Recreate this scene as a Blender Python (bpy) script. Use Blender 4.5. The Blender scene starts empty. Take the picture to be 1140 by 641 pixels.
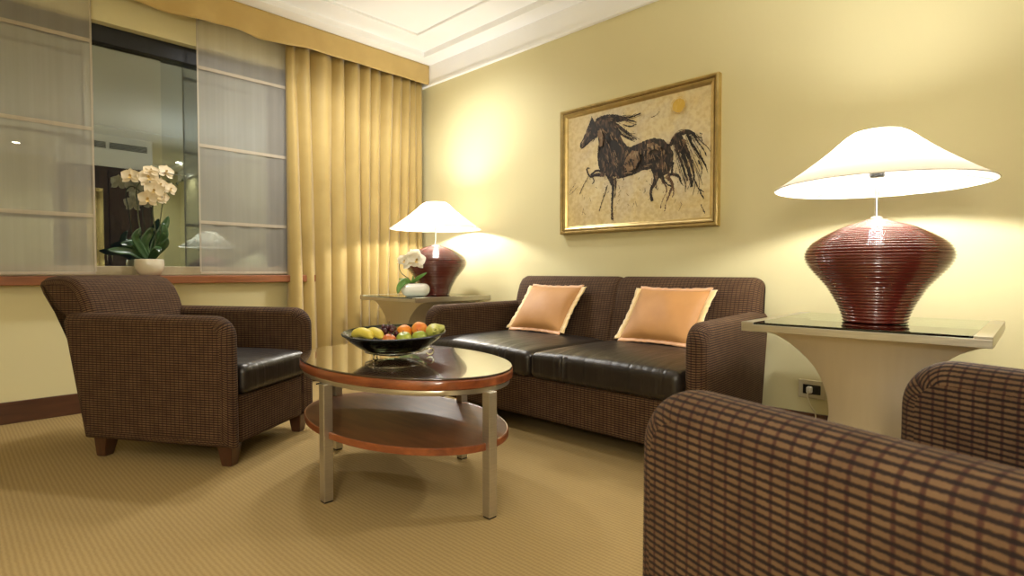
import bpy, bmesh, math, random
from mathutils import Vector, Matrix
from math import pi, sin, cos, radians

random.seed(7)
C = bpy.context.scene.collection

# ------------------------------------------------------------------ helpers
def mat(name):
    m = bpy.data.materials.new(name); m.use_nodes = True
    nt = m.node_tree
    return m, nt, nt.nodes['Principled BSDF'], nt.nodes['Material Output']

def node(nt, t, **kw):
    n = nt.nodes.new(t)
    for k, v in kw.items():
        if k.startswith('i_'):
            n.inputs[k[2:].replace('_', ' ')].default_value = v
        else:
            setattr(n, k, v)
    return n

def ramp(nt, fac, stops):
    r = nt.nodes.new('ShaderNodeValToRGB')
    el = r.color_ramp.elements
    while len(el) < len(stops): el.new(.5)
    for e, (p, c) in zip(el, stops):
        e.position = p; e.color = (*c, 1) if len(c) == 3 else c
    nt.links.new(fac, r.inputs[0])
    return r

def mth(nt, op, a, b=None, c=None):
    n = nt.nodes.new('ShaderNodeMath'); n.operation = op
    for i, v in enumerate((a, b, c)):
        if v is None: continue
        if isinstance(v, (int, float)): n.inputs[i].default_value = v
        else: nt.links.new(v, n.inputs[i])
    return n.outputs[0]

def mixc(nt, fac, a, b):
    n = nt.nodes.new('ShaderNodeMix'); n.data_type = 'RGBA'
    if isinstance(fac, (int, float)): n.inputs[0].default_value = fac
    else: nt.links.new(fac, n.inputs[0])
    for i, v in ((6, a), (7, b)):
        if isinstance(v, tuple): n.inputs[i].default_value = (*v, 1) if len(v) == 3 else v
        else: nt.links.new(v, n.inputs[i])
    return n.outputs[2]

def bump(nt, bs, h, strength=.3, dist=.002):
    b = nt.nodes.new('ShaderNodeBump'); b.inputs['Strength'].default_value = strength
    b.inputs['Distance'].default_value = dist
    nt.links.new(h, b.inputs['Height']); nt.links.new(b.outputs[0], bs.inputs['Normal'])

def simple(name, col, rough=.5, metal=0, coat=0, var=.06, scale=30, bmp=0, spec=None):
    m, nt, bs, out = mat(name)
    tc = nt.nodes.new('ShaderNodeTexCoord')
    nz = node(nt, 'ShaderNodeTexNoise', i_Scale=scale, i_Detail=3.0)
    nt.links.new(tc.outputs['Object'], nz.inputs['Vector'])
    c2 = tuple(max(0, c * (1 - var * 2)) for c in col); c1 = tuple(min(1, c * (1 + var)) for c in col)
    r = ramp(nt, nz.outputs[0], [(.3, c2), (.7, c1)])
    nt.links.new(r.outputs[0], bs.inputs['Base Color'])
    bs.inputs['Roughness'].default_value = rough; bs.inputs['Metallic'].default_value = metal
    bs.inputs['Coat Weight'].default_value = coat; bs.inputs['Coat Roughness'].default_value = .04
    if spec is not None: bs.inputs['Specular IOR Level'].default_value = spec
    if bmp: bump(nt, bs, nz.outputs[0], bmp, .002)
    return m

def link(name, bm, m, parent=None, smooth=True, sharp=None):
    me = bpy.data.meshes.new(name)
    bmesh.ops.recalc_face_normals(bm, faces=bm.faces)
    if smooth:
        for f in bm.faces: f.smooth = True
        a = radians(sharp or 40)
        for e in bm.edges:
            if len(e.link_faces) == 2 and e.calc_face_angle(0) > a: e.smooth = False
    bm.to_mesh(me); bm.free()
    me.materials.append(m)
    o = bpy.data.objects.new(name, me); C.objects.link(o)
    if parent: o.parent = parent
    return o

def tag(o, label=None, cat=None, group=None, kind=None):
    if label: o['label'] = label
    if cat: o['category'] = cat
    if group: o['group'] = group
    if kind: o['kind'] = kind
    return o

def thing(name, label, cat, loc=(0, 0, 0), rz=0, group=None):
    o = bpy.data.objects.new(name, None); C.objects.link(o)
    o.location = loc; o.rotation_euler = (0, 0, rz); o.empty_display_size = .05
    return tag(o, label, cat, group)

def struct(name, bm, m, parent=None, **kw):
    o = link(name, bm, m, parent, **kw)
    o['kind'] = 'structure'
    return o

def copy_tree(o, parent=None):
    c = o.copy(); C.objects.link(c); c.parent = parent
    for ch in list(o.children): copy_tree(ch, c)
    return c

def BM():
    bm = bmesh.new(); bm.loops.layers.uv.new('UVMap'); return bm

def box(bm, x0, x1, y0, y1, z0, z1, bev=0, seg=2):
    r = bmesh.ops.create_cube(bm, size=1)
    vs = r['verts']
    for v in vs:
        v.co = Vector((x0 + (v.co.x + .5) * (x1 - x0), y0 + (v.co.y + .5) * (y1 - y0), z0 + (v.co.z + .5) * (z1 - z0)))
    uv = bm.loops.layers.uv.verify()
    fs = {f for v in vs for f in v.link_faces}
    for f in fs:
        n = f.normal if f.normal.length else Vector((0, 0, 1))
        f.normal_update(); n = f.normal
        ax = max(range(3), key=lambda i: abs(n[i]))
        for l in f.loops:
            c = l.vert.co
            l[uv].uv = ((c.y, c.z), (c.x, c.z), (c.x, c.y))[ax]
    if bev:
        es = list({e for v in vs for e in v.link_edges})
        bmesh.ops.bevel(bm, geom=es, offset=bev, segments=seg, profile=.5, affect='EDGES')
    return bm

def bx(*a, **k): return box(BM(), *a, **k)

def face(bm, vs, uvs=None):
    try: f = bm.faces.new(vs)
    except ValueError: return None
    if uvs:
        uv = bm.loops.layers.uv.verify()
        for l, u in zip(f.loops, uvs): l[uv].uv = u
    return f

def lathe(prof, seg=48, bm=None, center=(0, 0, 0), sx=1, sy=1):
    """prof: list of (r,z)."""
    bm = bm or BM(); cx, cy, cz = center
    rings = []
    for r, z in prof:
        if r < 1e-6: rings.append([bm.verts.new((cx, cy, cz + z))])
        else: rings.append([bm.verts.new((cx + sx * r * cos(2 * pi * k / seg), cy + sy * r * sin(2 * pi * k / seg), cz + z)) for k in range(seg)])
    L = 0; Ls = [0]
    for i in range(1, len(prof)):
        L += math.dist(prof[i - 1], prof[i]); Ls.append(L)
    for i in range(len(rings) - 1):
        a, b = rings[i], rings[i + 1]
        for k in range(seg):
            k2 = (k + 1) % seg
            if len(a) == 1 and len(b) == 1: continue
            if len(a) == 1: face(bm, [a[0], b[k2], b[k]], [(k / seg, Ls[i]), ((k + 1) / seg, Ls[i + 1]), (k / seg, Ls[i + 1])])
            elif len(b) == 1: face(bm, [a[k], a[k2], b[0]], [(k / seg, Ls[i]), ((k + 1) / seg, Ls[i]), (k / seg, Ls[i + 1])])
            else: face(bm, [a[k], a[k2], b[k2], b[k]], [(k / seg, Ls[i]), ((k + 1) / seg, Ls[i]), ((k + 1) / seg, Ls[i + 1]), (k / seg, Ls[i + 1])])
    return bm

def cat_rom(pts, n=6):
    P = [Vector(p) for p in pts]
    if len(P) < 3: return [P[0].lerp(P[-1], i / n) for i in range(n + 1)]
    out = []
    Q = [P[0] * 2 - P[1]] + P + [P[-1] * 2 - P[-2]]
    for i in range(1, len(Q) - 2):
        a, b, c, d = Q[i - 1:i + 3]
        for k in range(n):
            t = k / n
            out.append(.5 * ((2 * b) + (c - a) * t + (2 * a - 5 * b + 4 * c - d) * t * t + (3 * b - a - 3 * c + d) * t ** 3))
    out.append(P[-1]); return out

def tube(pts, rad, sides=8, bm=None, closed=False):
    bm = bm or BM(); P = [Vector(p) for p in pts]; n = len(P)
    rads = rad if isinstance(rad, (list, tuple)) else [rad] * n
    if len(rads) != n: rads = [rads[0] + (rads[-1] - rads[0]) * i / (n - 1) for i in range(n)]
    rings = []; ref = None
    for i in range(n):
        t = (P[(i + 1) % n] - P[i - 1]) if closed else (P[min(i + 1, n - 1)] - P[max(i - 1, 0)])
        t.normalize()
        if ref is None: ref = t.orthogonal().normalized()
        ref = (ref - t * ref.dot(t)).normalized(); b = t.cross(ref)
        rings.append([bm.verts.new(P[i] + (ref * cos(2 * pi * k / sides) + b * sin(2 * pi * k / sides)) * rads[i]) for k in range(sides)])
    m = n if closed else n - 1
    for i in range(m):
        a, b = rings[i], rings[(i + 1) % n]
        for k in range(sides):
            k2 = (k + 1) % sides
            face(bm, [a[k], a[k2], b[k2], b[k]], [(k / sides, i), ((k + 1) / sides, i), ((k + 1) / sides, i + 1), (k / sides, i + 1)])
    if not closed:
        face(bm, rings[0][::-1]); face(bm, rings[-1])
    return bm

def round_corners(pts, rs, n=6):
    """2D closed outline with per-corner radius."""
    out = []; N = len(pts)
    for i in range(N):
        p = Vector(pts[i]); r = rs[i] if isinstance(rs, (list, tuple)) else rs
        if r <= 0: out.append(tuple(p)); continue
        a = (Vector(pts[i - 1]) - p).normalized(); b = (Vector(pts[(i + 1) % N]) - p).normalized()
        ang = a.angle(b); d = r / math.tan(ang / 2)
        c = p + (a + b).normalized() * (r / sin(ang / 2))
        s = p + a * d; e = p + b * d
        a0 = math.atan2(s.y - c.y, s.x - c.x); a1 = math.atan2(e.y - c.y, e.x - c.x)
        da = a1 - a0
        while da > pi: da -= 2 * pi
        while da < -pi: da += 2 * pi
        for k in range(n + 1): out.append((c.x + r * cos(a0 + da * k / n), c.y + r * sin(a0 + da * k / n)))
    return out

def rext(outline, w0, w1, r, put, nr=5, mids=1, bm=None, uoff=0, flip=False, boxuv=False):
    """extrude a 2D outline (p,q) along w with rounded rims; put(p,q,w)->(x,y,z); uv in metres.
    flat ends: uv=(p,q); rim: uv=(w,arc length)"""
    bm = bm or BM(); uv = bm.loops.layers.uv.verify()
    P = [Vector(p) for p in outline]; N = len(P)
    area = sum(P[i].x * P[(i + 1) % N].y - P[(i + 1) % N].x * P[i].y for i in range(N))
    if area < 0: P.reverse()
    nrm = []
    for i in range(N):
        d1 = (P[i] - P[i - 1]).normalized(); d2 = (P[(i + 1) % N] - P[i]).normalized()
        n1 = Vector((-d1.y, d1.x)); n2 = Vector((-d2.y, d2.x)); s = n1 + n2
        s = s / max(.3, s.dot(n1)) if s.length > 1e-6 else n1
        nrm.append(s)
    arc = [0]
    for i in range(N): arc.append(arc[-1] + (P[(i + 1) % N] - P[i]).length)
    rows = []
    for k in range(nr + 1):
        th = k / nr * pi / 2; rows.append((r * (1 - sin(th)), w0 + r * (1 - cos(th))))
    for k in range(1, mids + 1): rows.append((0, w0 + r + (w1 - w0 - 2 * r) * k / (mids + 1)))
    for k in range(nr + 1):
        th = k / nr * pi / 2; rows.append((r * (1 - cos(th)), w1 - r * (1 - sin(th))))
    rings = [[bm.verts.new(put(P[i].x + nrm[i].x * ins, P[i].y + nrm[i].y * ins, w)) for i in range(N)] for ins, w in rows]
    wl = [0]
    for k in range(1, len(rows)): wl.append(wl[-1] + math.dist(rows[k - 1], rows[k]))
    for k in range(len(rings) - 1):
        for i in range(N):
            j = (i + 1) % N
            q = [(arc[i], wl[k]), (arc[i + 1], wl[k]), (arc[i + 1], wl[k + 1]), (arc[i], wl[k + 1])]
            if flip: q = [(b, a) for a, b in q]
            if boxuv:
                d = P[j] - P[i]
                if abs(d.x) >= abs(d.y): q = [(P[a].x + uoff, P[a].y - r + wl[c]) for a, c in ((i, k), (j, k), (j, k + 1), (i, k + 1))]
                else:
                    sg = 1 if d.y > 0 else -1
                    q = [(P[a].x + uoff - sg * (r - wl[c]), P[a].y) for a, c in ((i, k), (j, k), (j, k + 1), (i, k + 1))]
            face(bm, [rings[k][i], rings[k][j], rings[k + 1][j], rings[k + 1][i]], q)
    for ring, ins in ((rings[0], rows[0][0]), (rings[-1], rows[-1][0])):
        q = [(P[i].x + nrm[i].x * ins + uoff, P[i].y + nrm[i].y * ins) for i in range(N)]
        face(bm, ring, q)
    return bm

def rbox(sx, sy, sz, r, n=(8, 8, 3), fn=None, bm=None, center=(0, 0, 0)):
    """rounded box with gridded faces, fn(x,y,z)->(x,y,z) reshapes; uv in metres"""
    bm = bm or BM(); uv = bm.loops.layers.uv.verify()
    half = (sx / 2, sy / 2, sz / 2)
    def coords(i):
        h = half[i]; rr = min(r, h * .98); a = [-h + rr * (1 - cos(k / 4 * pi / 2)) * 1.0 for k in range(5)]
        a = [-h + rr * k / 4 for k in range(5)]
        m = [-h + rr + (2 * h - 2 * rr) * k / n[i] for k in range(1, n[i])]
        return a + m + [-v for v in reversed(a)]
    cs = [coords(i) for i in range(3)]
    cache = {}
    def vert(x, y, z):
        key = (round(x, 5), round(y, 5), round(z, 5))
        if key in cache: return cache[key]
        q = Vector((x, y, z)); inner = Vector([max(-half[i] + min(r, half[i] * .98), min(half[i] - min(r, half[i] * .98), q[i])) for i in range(3)])
        d = q - inner
        if d.length > 1e-7: q = inner + d.normalized() * r
        p = (q.x, q.y, q.z)
        if fn: p = fn(*p)
        v = bm.verts.new((p[0] + center[0], p[1] + center[1], p[2] + center[2])); cache[key] = v
        return v
    for ax in range(3):
        u, w = [i for i in range(3) if i != ax]
        for sgn in (-1, 1):
            for i in range(len(cs[u]) - 1):
                for j in range(len(cs[w]) - 1):
                    vs = []; qs = []
                    for (a, b) in ((i, j), (i + 1, j), (i + 1, j + 1), (i, j + 1)):
                        c = [0, 0, 0]; c[ax] = sgn * half[ax]; c[u] = cs[u][a]; c[w] = cs[w][b]
                        vs.append(vert(*c)); qs.append((cs[u][a], cs[w][b]))
                    face(bm, vs, qs)
    return bm

def sphere(r, seg=20, rings=12, sc=(1, 1, 1), center=(0, 0, 0), bm=None, fn=None):
    prof = [(r * sin(pi * k / rings) if 0 < k < rings else 0, -r * cos(pi * k / rings)) for k in range(rings + 1)]
    b2 = lathe(prof, seg)
    for v in b2.verts:
        p = Vector((v.co.x * sc[0], v.co.y * sc[1], v.co.z * sc[2]))
        if fn: p = Vector(fn(p))
        v.co = p + Vector(center)
    if bm is None: return b2
    me = bpy.data.meshes.new('tmp'); b2.to_mesh(me); b2.free(); bm.from_mesh(me); bpy.data.meshes.remove(me)
    return bm

def strip_poly(pts, jit=0):
    """closed 2D polygon subdivided and jittered"""
    out = []
    for i in range(len(pts)):
        a = Vector(pts[i]); b = Vector(pts[(i + 1) % len(pts)])
        n = max(1, int((b - a).length / .009))
        for k in range(n):
            p = a.lerp(b, k / n)
            out.append((p.x + random.gauss(0, jit), p.y + random.gauss(0, jit)))
    return out

# ------------------------------------------------------------------ materials
def fabric_mat():
    m, nt, bs, out = mat('upholstery_check')
    uvn = nt.nodes.new('ShaderNodeUVMap'); uvn.uv_map = 'UVMap'
    sp = nt.nodes.new('ShaderNodeSeparateXYZ'); nt.links.new(uvn.outputs[0], sp.inputs[0])
    # cross-bars: rows of dark yarn every 10 mm, columns of oxblood yarn every 21 mm
    nzw = node(nt, 'ShaderNodeTexNoise', i_Scale=220.0, i_Detail=2.0); nt.links.new(uvn.outputs[0], nzw.inputs['Vector'])
    wob = mth(nt, 'MULTIPLY', mth(nt, 'SUBTRACT', nzw.outputs[0], .5), .0027)
    v = mth(nt, 'ADD', sp.outputs[1], wob); u = mth(nt, 'ADD', sp.outputs[0], wob)
    fv = mth(nt, 'FRACT', mth(nt, 'DIVIDE', v, .0103))
    fu = mth(nt, 'FRACT', mth(nt, 'DIVIDE', u, .0215))
    row = ramp(nt, fv, [(0, (1, 1, 1)), (.30, (1, 1, 1)), (.46, (0, 0, 0)), (.86, (0, 0, 0)), (1, (1, 1, 1))]).outputs[0]
    col = ramp(nt, fu, [(0, (1, 1, 1)), (.12, (1, 1, 1)), (.22, (0, 0, 0)), (.92, (0, 0, 0)), (1, (1, 1, 1))]).outputs[0]
    nz = node(nt, 'ShaderNodeTexNoise', i_Scale=18.0, i_Detail=2.0); nt.links.new(uvn.outputs[0], nz.inputs['Vector'])
    nz2 = node(nt, 'ShaderNodeTexNoise', i_Scale=900.0, i_Detail=2.0); nt.links.new(uvn.outputs[0], nz2.inputs['Vector'])
    base = ramp(nt, nz.outputs[0], [(.3, (.106, .056, .025)), (.7, (.155, .088, .041))]).outputs[0]
    c1 = mixc(nt, mth(nt, 'MULTIPLY', col, .82), base, (.048, .013, .009))
    c2 = mixc(nt, mth(nt, 'MULTIPLY', row, .93), c1, (.008, .004, .0035))
    fz = mixc(nt, mth(nt, 'MULTIPLY', nz2.outputs[0], .30), c2, (.010, .005, .004))
    nt.links.new(fz, bs.inputs['Base Color'])
    bs.inputs['Roughness'].default_value = .85; bs.inputs['Specular IOR Level'].default_value = .25
    bs.inputs['Sheen Weight'].default_value = .02; bs.inputs['Sheen Roughness'].default_value = .45
    bs.inputs['Sheen Tint'].default_value = (.8, .55, .4, 1)
    h = mth(nt, 'ADD', mth(nt, 'MULTIPLY', row, -.6), mth(nt, 'MULTIPLY', nz2.outputs[0], .5))
    bump(nt, bs, h, .5, .0012)
    return m

def leather_mat(name, wr=1.0):
    m, nt, bs, out = mat(name)
    tc = nt.nodes.new('ShaderNodeTexCoord')
    n1 = node(nt, 'ShaderNodeTexNoise', i_Scale=260.0, i_Detail=3.0); nt.links.new(tc.outputs['Object'], n1.inputs['Vector'])
    mp = node(nt, 'ShaderNodeMapping'); mp.inputs['Scale'].default_value = (4, 34, 3)
    nt.links.new(tc.outputs['Object'], mp.inputs[0])
    n2 = node(nt, 'ShaderNodeTexNoise', i_Scale=1.0, i_Detail=3.0, i_Distortion=.4); nt.links.new(mp.outputs[0], n2.inputs['Vector'])
    n3 = node(nt, 'ShaderNodeTexNoise', i_Scale=5.0, i_Detail=2.0); nt.links.new(tc.outputs['Object'], n3.inputs['Vector'])
    r = ramp(nt, n3.outputs[0], [(.3, (.010, .007, .006)), (.75, (.020, .014, .010))])
    nt.links.new(r.outputs[0], bs.inputs['Base Color'])
    rr = ramp(nt, n2.outputs[0], [(.2, (.30,) * 3), (.8, (.42,) * 3)]); nt.links.new(rr.outputs[0], bs.inputs['Roughness'])
    bs.inputs['Specular IOR Level'].default_value = .6
    h = mth(nt, 'ADD', mth(nt, 'MULTIPLY', n2.outputs[0], 1.6 * wr), mth(nt, 'ADD', mth(nt, 'MULTIPLY', n1.outputs[0], .12), mth(nt, 'MULTIPLY', n3.outputs[0], 1.2)))
    bump(nt, bs, h, .45, .006)
    return m

def wall_mat():
    m, nt, bs, out = mat('cream_wallpaper')
    tc = nt.nodes.new('ShaderNodeTexCoord')
    n = node(nt, 'ShaderNodeTexNoise', i_Scale=420.0, i_Detail=2.0); nt.links.new(tc.outputs['Object'], n.inputs['Vector'])
    n2 = node(nt, 'ShaderNodeTexNoise', i_Scale=1.2, i_Detail=2.0); nt.links.new(tc.outputs['Object'], n2.inputs['Vector'])
    r = ramp(nt, n2.outputs[0], [(.3, (.655, .600, .350)), (.7, (.685, .628, .375))])
    nt.links.new(r.outputs[0], bs.inputs['Base Color']); bs.inputs['Roughness'].default_value = .6
    bs.inputs['Specular IOR Level'].default_value = .3
    bump(nt, bs, n.outputs[0], .08, .0006)
    return m

def carpet_mat():
    m, nt, bs, out = mat('ribbed_carpet')
    tc = nt.nodes.new('ShaderNodeTexCoord')
    sp = nt.nodes.new('ShaderNodeSeparateXYZ'); nt.links.new(tc.outputs['Object'], sp.inputs[0])
    nz = node(nt, 'ShaderNodeTexNoise', i_Scale=45.0, i_Detail=3.0); nt.links.new(tc.outputs['Object'], nz.inputs['Vector'])
    wob = mth(nt, 'MULTIPLY', mth(nt, 'SUBTRACT', nz.outputs[0], .5), .010)
    yy = mth(nt, 'ADD', sp.outputs[1], wob)
    rib = mth(nt, 'ADD', mth(nt, 'MULTIPLY', mth(nt, 'SINE', mth(nt, 'MULTIPLY', yy, 2 * pi / .0155)), .5), .5)
    xx = mth(nt, 'ADD', sp.outputs[0], wob)
    loop = mth(nt, 'ADD', mth(nt, 'MULTIPLY', mth(nt, 'SINE', mth(nt, 'MULTIPLY', xx, 2 * pi / .011)), .5), .5)
    f = node(nt, 'ShaderNodeTexNoise', i_Scale=320.0, i_Detail=2.0); nt.links.new(tc.outputs['Object'], f.inputs['Vector'])
    big = node(nt, 'ShaderNodeTexNoise', i_Scale=2.2, i_Detail=3.0); nt.links.new(tc.outputs['Object'], big.inputs['Vector'])
    h = mth(nt, 'ADD', mth(nt, 'MULTIPLY', rib, .55), mth(nt, 'ADD', mth(nt, 'MULTIPLY', loop, .2), mth(nt, 'MULTIPLY', f.outputs[0], .5)))
    r = ramp(nt, h, [(.1, (.258, .176, .070)), (.9, (.345, .246, .108))])
    c = mixc(nt, mth(nt, 'MULTIPLY', big.outputs[0], .22), r.outputs[0], (.27, .188, .074))
    nt.links.new(c, bs.inputs['Base Color']); bs.inputs['Roughness'].default_value = .95
    bs.inputs['Specular IOR Level'].default_value = .1
    bump(nt, bs, h, .28, .003)
    return m

def wood_mat(name, dark, light, rough=.35, coat=.3, axis=(1, 9, 9), scale=3.0, spec=.5):
    m, nt, bs, out = mat(name)
    tc = nt.nodes.new('ShaderNodeTexCoord')
    mp = nt.nodes.new('ShaderNodeMapping'); mp.inputs['Scale'].default_value = axis
    nt.links.new(tc.outputs['Object'], mp.inputs[0])
    n = node(nt, 'ShaderNodeTexNoise', i_Scale=scale, i_Detail=6.0, i_Distortion=.6); nt.links.new(mp.outputs[0], n.inputs['Vector'])
    bs.inputs['Specular IOR Level'].default_value = spec
    r = ramp(nt, n.outputs[0], [(.3, dark), (.7, light)])
    nt.links.new(r.outputs[0], bs.inputs['Base Color']); bs.inputs['Roughness'].default_value = rough
    bs.inputs['Coat Weight'].default_value = coat; bs.inputs['Coat Roughness'].default_value = .03
    return m

def brushed_mat(name, col, rough=.34, axis=(2, 2, 60), var=.85):
    m, nt, bs, out = mat(name)
    tc = nt.nodes.new('ShaderNodeTexCoord')
    mp = nt.nodes.new('ShaderNodeMapping'); mp.inputs['Scale'].default_value = axis
    nt.links.new(tc.outputs['Object'], mp.inputs[0])
    n = node(nt, 'ShaderNodeTexNoise', i_Scale=6.0, i_Detail=4.0); nt.links.new(mp.outputs[0], n.inputs['Vector'])
    r = ramp(nt, n.outputs[0], [(.3, tuple(c * var for c in col)), (.7, col)])
    nt.links.new(r.outputs[0], bs.inputs['Base Color']); bs.inputs['Metallic'].default_value = .92
    rr = ramp(nt, n.outputs[0], [(.3, (rough * var,) * 3), (.7, (rough * (2 - var),) * 3)]); nt.links.new(rr.outputs[0], bs.inputs['Roughness'])
    return m

def cloth_mat(name, c0, c1, rough=.6, sheen=.3, scale=7, transl=0.0, weave=700.0):
    m, nt, bs, out = mat(name)
    tc = nt.nodes.new('ShaderNodeTexCoord')
    n = node(nt, 'ShaderNodeTexNoise', i_Scale=scale, i_Detail=3.0); nt.links.new(tc.outputs['Object'], n.inputs['Vector'])
    w = node(nt, 'ShaderNodeTexNoise', i_Scale=weave, i_Detail=2.0); nt.links.new(tc.outputs['Object'], w.inputs['Vector'])
    r = ramp(nt, n.outputs[0], [(.3, c0), (.7, c1)])
    nt.links.new(r.outputs[0], bs.inputs['Base Color']); bs.inputs['Roughness'].default_value = rough
    bs.inputs['Sheen Weight'].default_value = sheen; bs.inputs['Sheen Roughness'].default_value = .4
    bump(nt, bs, w.outputs[0], .2, .001)
    if transl:
        t = nt.nodes.new('ShaderNodeBsdfTranslucent'); nt.links.new(r.outputs[0], t.inputs[0])
        mx = nt.nodes.new('ShaderNodeMixShader'); mx.inputs[0].default_value = transl
        nt.links.new(bs.outputs[0], mx.inputs[1]); nt.links.new(t.outputs[0], mx.inputs[2]); nt.links.new(mx.outputs[0], out.inputs[0])
    return m

def sheer_mat(name, alpha, col):
    m, nt, bs, out = mat(name)
    tc = nt.nodes.new('ShaderNodeTexCoord')
    mp = nt.nodes.new('ShaderNodeMapping'); mp.inputs['Scale'].default_value = (1, 22, .6)
    nt.links.new(tc.outputs['Object'], mp.inputs[0])
    n = node(nt, 'ShaderNodeTexNoise', i_Scale=1.5, i_Detail=3.0); nt.links.new(mp.outputs[0], n.inputs['Vector'])
    a = ramp(nt, n.outputs[0], [(.25, (alpha - .03,) * 3), (.75, (alpha + .03,) * 3)])
    bs.inputs['Base Color'].default_value = (*col, 1); bs.inputs['Roughness'].default_value = .7
    t = nt.nodes.new('ShaderNodeBsdfTranslucent'); t.inputs[0].default_value = (*col, 1)
    m1 = nt.nodes.new('ShaderNodeMixShader'); m1.inputs[0].default_value = .35
    nt.links.new(bs.outputs[0], m1.inputs[1]); nt.links.new(t.outputs[0], m1.inputs[2])
    tr = nt.nodes.new('ShaderNodeBsdfTransparent')
    m2 = nt.nodes.new('ShaderNodeMixShader'); nt.links.new(a.outputs[0], m2.inputs[0])
    nt.links.new(tr.outputs[0], m2.inputs[1]); nt.links.new(m1.outputs[0], m2.inputs[2]); nt.links.new(m2.outputs[0], out.inputs[0])
    return m

def pane_mat(name, refl, tint, trans):
    """tinted double glazing: mirror-like coat over see-through tint"""
    m, nt, bs, out = mat(name)
    g = nt.nodes.new('ShaderNodeBsdfGlossy'); g.inputs['Roughness'].default_value = .012; g.inputs[0].default_value = (*tint, 1)
    t = nt.nodes.new('ShaderNodeBsdfTransparent'); t.inputs[0].default_value = (*trans, 1)
    lw = nt.nodes.new('ShaderNodeFresnel'); lw.inputs[0].default_value = 1.5
    f = mth(nt, 'ADD', mth(nt, 'MULTIPLY', lw.outputs[0], .8), refl)
    mx = nt.nodes.new('ShaderNodeMixShader'); nt.links.new(f, mx.inputs[0])
    nt.links.new(t.outputs[0], mx.inputs[1]); nt.links.new(g.outputs[0], mx.inputs[2]); nt.links.new(mx.outputs[0], out.inputs[0])
    return m

def emit_mat(name, col, s):
    m, nt, bs, out = mat(name)
    bs.inputs['Base Color'].default_value = (.8, .8, .8, 1)
    bs.inputs['Emission Color'].default_value = (*col, 1); bs.inputs['Emission Strength'].default_value = s
    return m

def bulb_mat():
    m, nt, bs, out = mat('frosted_bulb')
    e = nt.nodes.new('ShaderNodeEmission'); e.inputs[0].default_value = (1, .93, .78, 1); e.inputs[1].default_value = 14
    t = nt.nodes.new('ShaderNodeBsdfTransparent')
    mx = nt.nodes.new('ShaderNodeMixShader'); mx.inputs[0].default_value = .25
    nt.links.new(t.outputs[0], mx.inputs[1]); nt.links.new(e.outputs[0], mx.inputs[2]); nt.links.new(mx.outputs[0], out.inputs[0])
    return m

def shade_mat():
    m, nt, bs, out = mat('lampshade_cloth')
    tc = nt.nodes.new('ShaderNodeTexCoord')
    w = node(nt, 'ShaderNodeTexNoise', i_Scale=500.0, i_Detail=2.0); nt.links.new(tc.outputs['Object'], w.inputs['Vector'])
    r = ramp(nt, w.outputs[0], [(.3, (.76, .71, .59)), (.7, (.80, .75, .64))])
    d = nt.nodes.new('ShaderNodeBsdfDiffuse'); t = nt.nodes.new('ShaderNodeBsdfTranslucent')
    nt.links.new(r.outputs[0], d.inputs[0]); nt.links.new(r.outputs[0], t.inputs[0])
    mx = nt.nodes.new('ShaderNodeMixShader'); mx.inputs[0].default_value = .27
    nt.links.new(d.outputs[0], mx.inputs[1]); nt.links.new(t.outputs[0], mx.inputs[2]); nt.links.new(mx.outputs[0], out.inputs[0])
    return m

def fruit_mat(name, stops, scale=8, rough=.4, axis=(1, 1, 1)):
    m, nt, bs, out = mat(name)
    tc = nt.nodes.new('ShaderNodeTexCoord')
    mp = nt.nodes.new('ShaderNodeMapping'); mp.inputs['Scale'].default_value = axis
    nt.links.new(tc.outputs['Object'], mp.inputs[0])
    n = node(nt, 'ShaderNodeTexNoise', i_Scale=scale, i_Detail=3.0); nt.links.new(mp.outputs[0], n.inputs['Vector'])
    r = ramp(nt, n.outputs[0], stops); nt.links.new(r.outputs[0], bs.inputs['Base Color'])
    bs.inputs['Roughness'].default_value = rough
    return m

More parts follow.
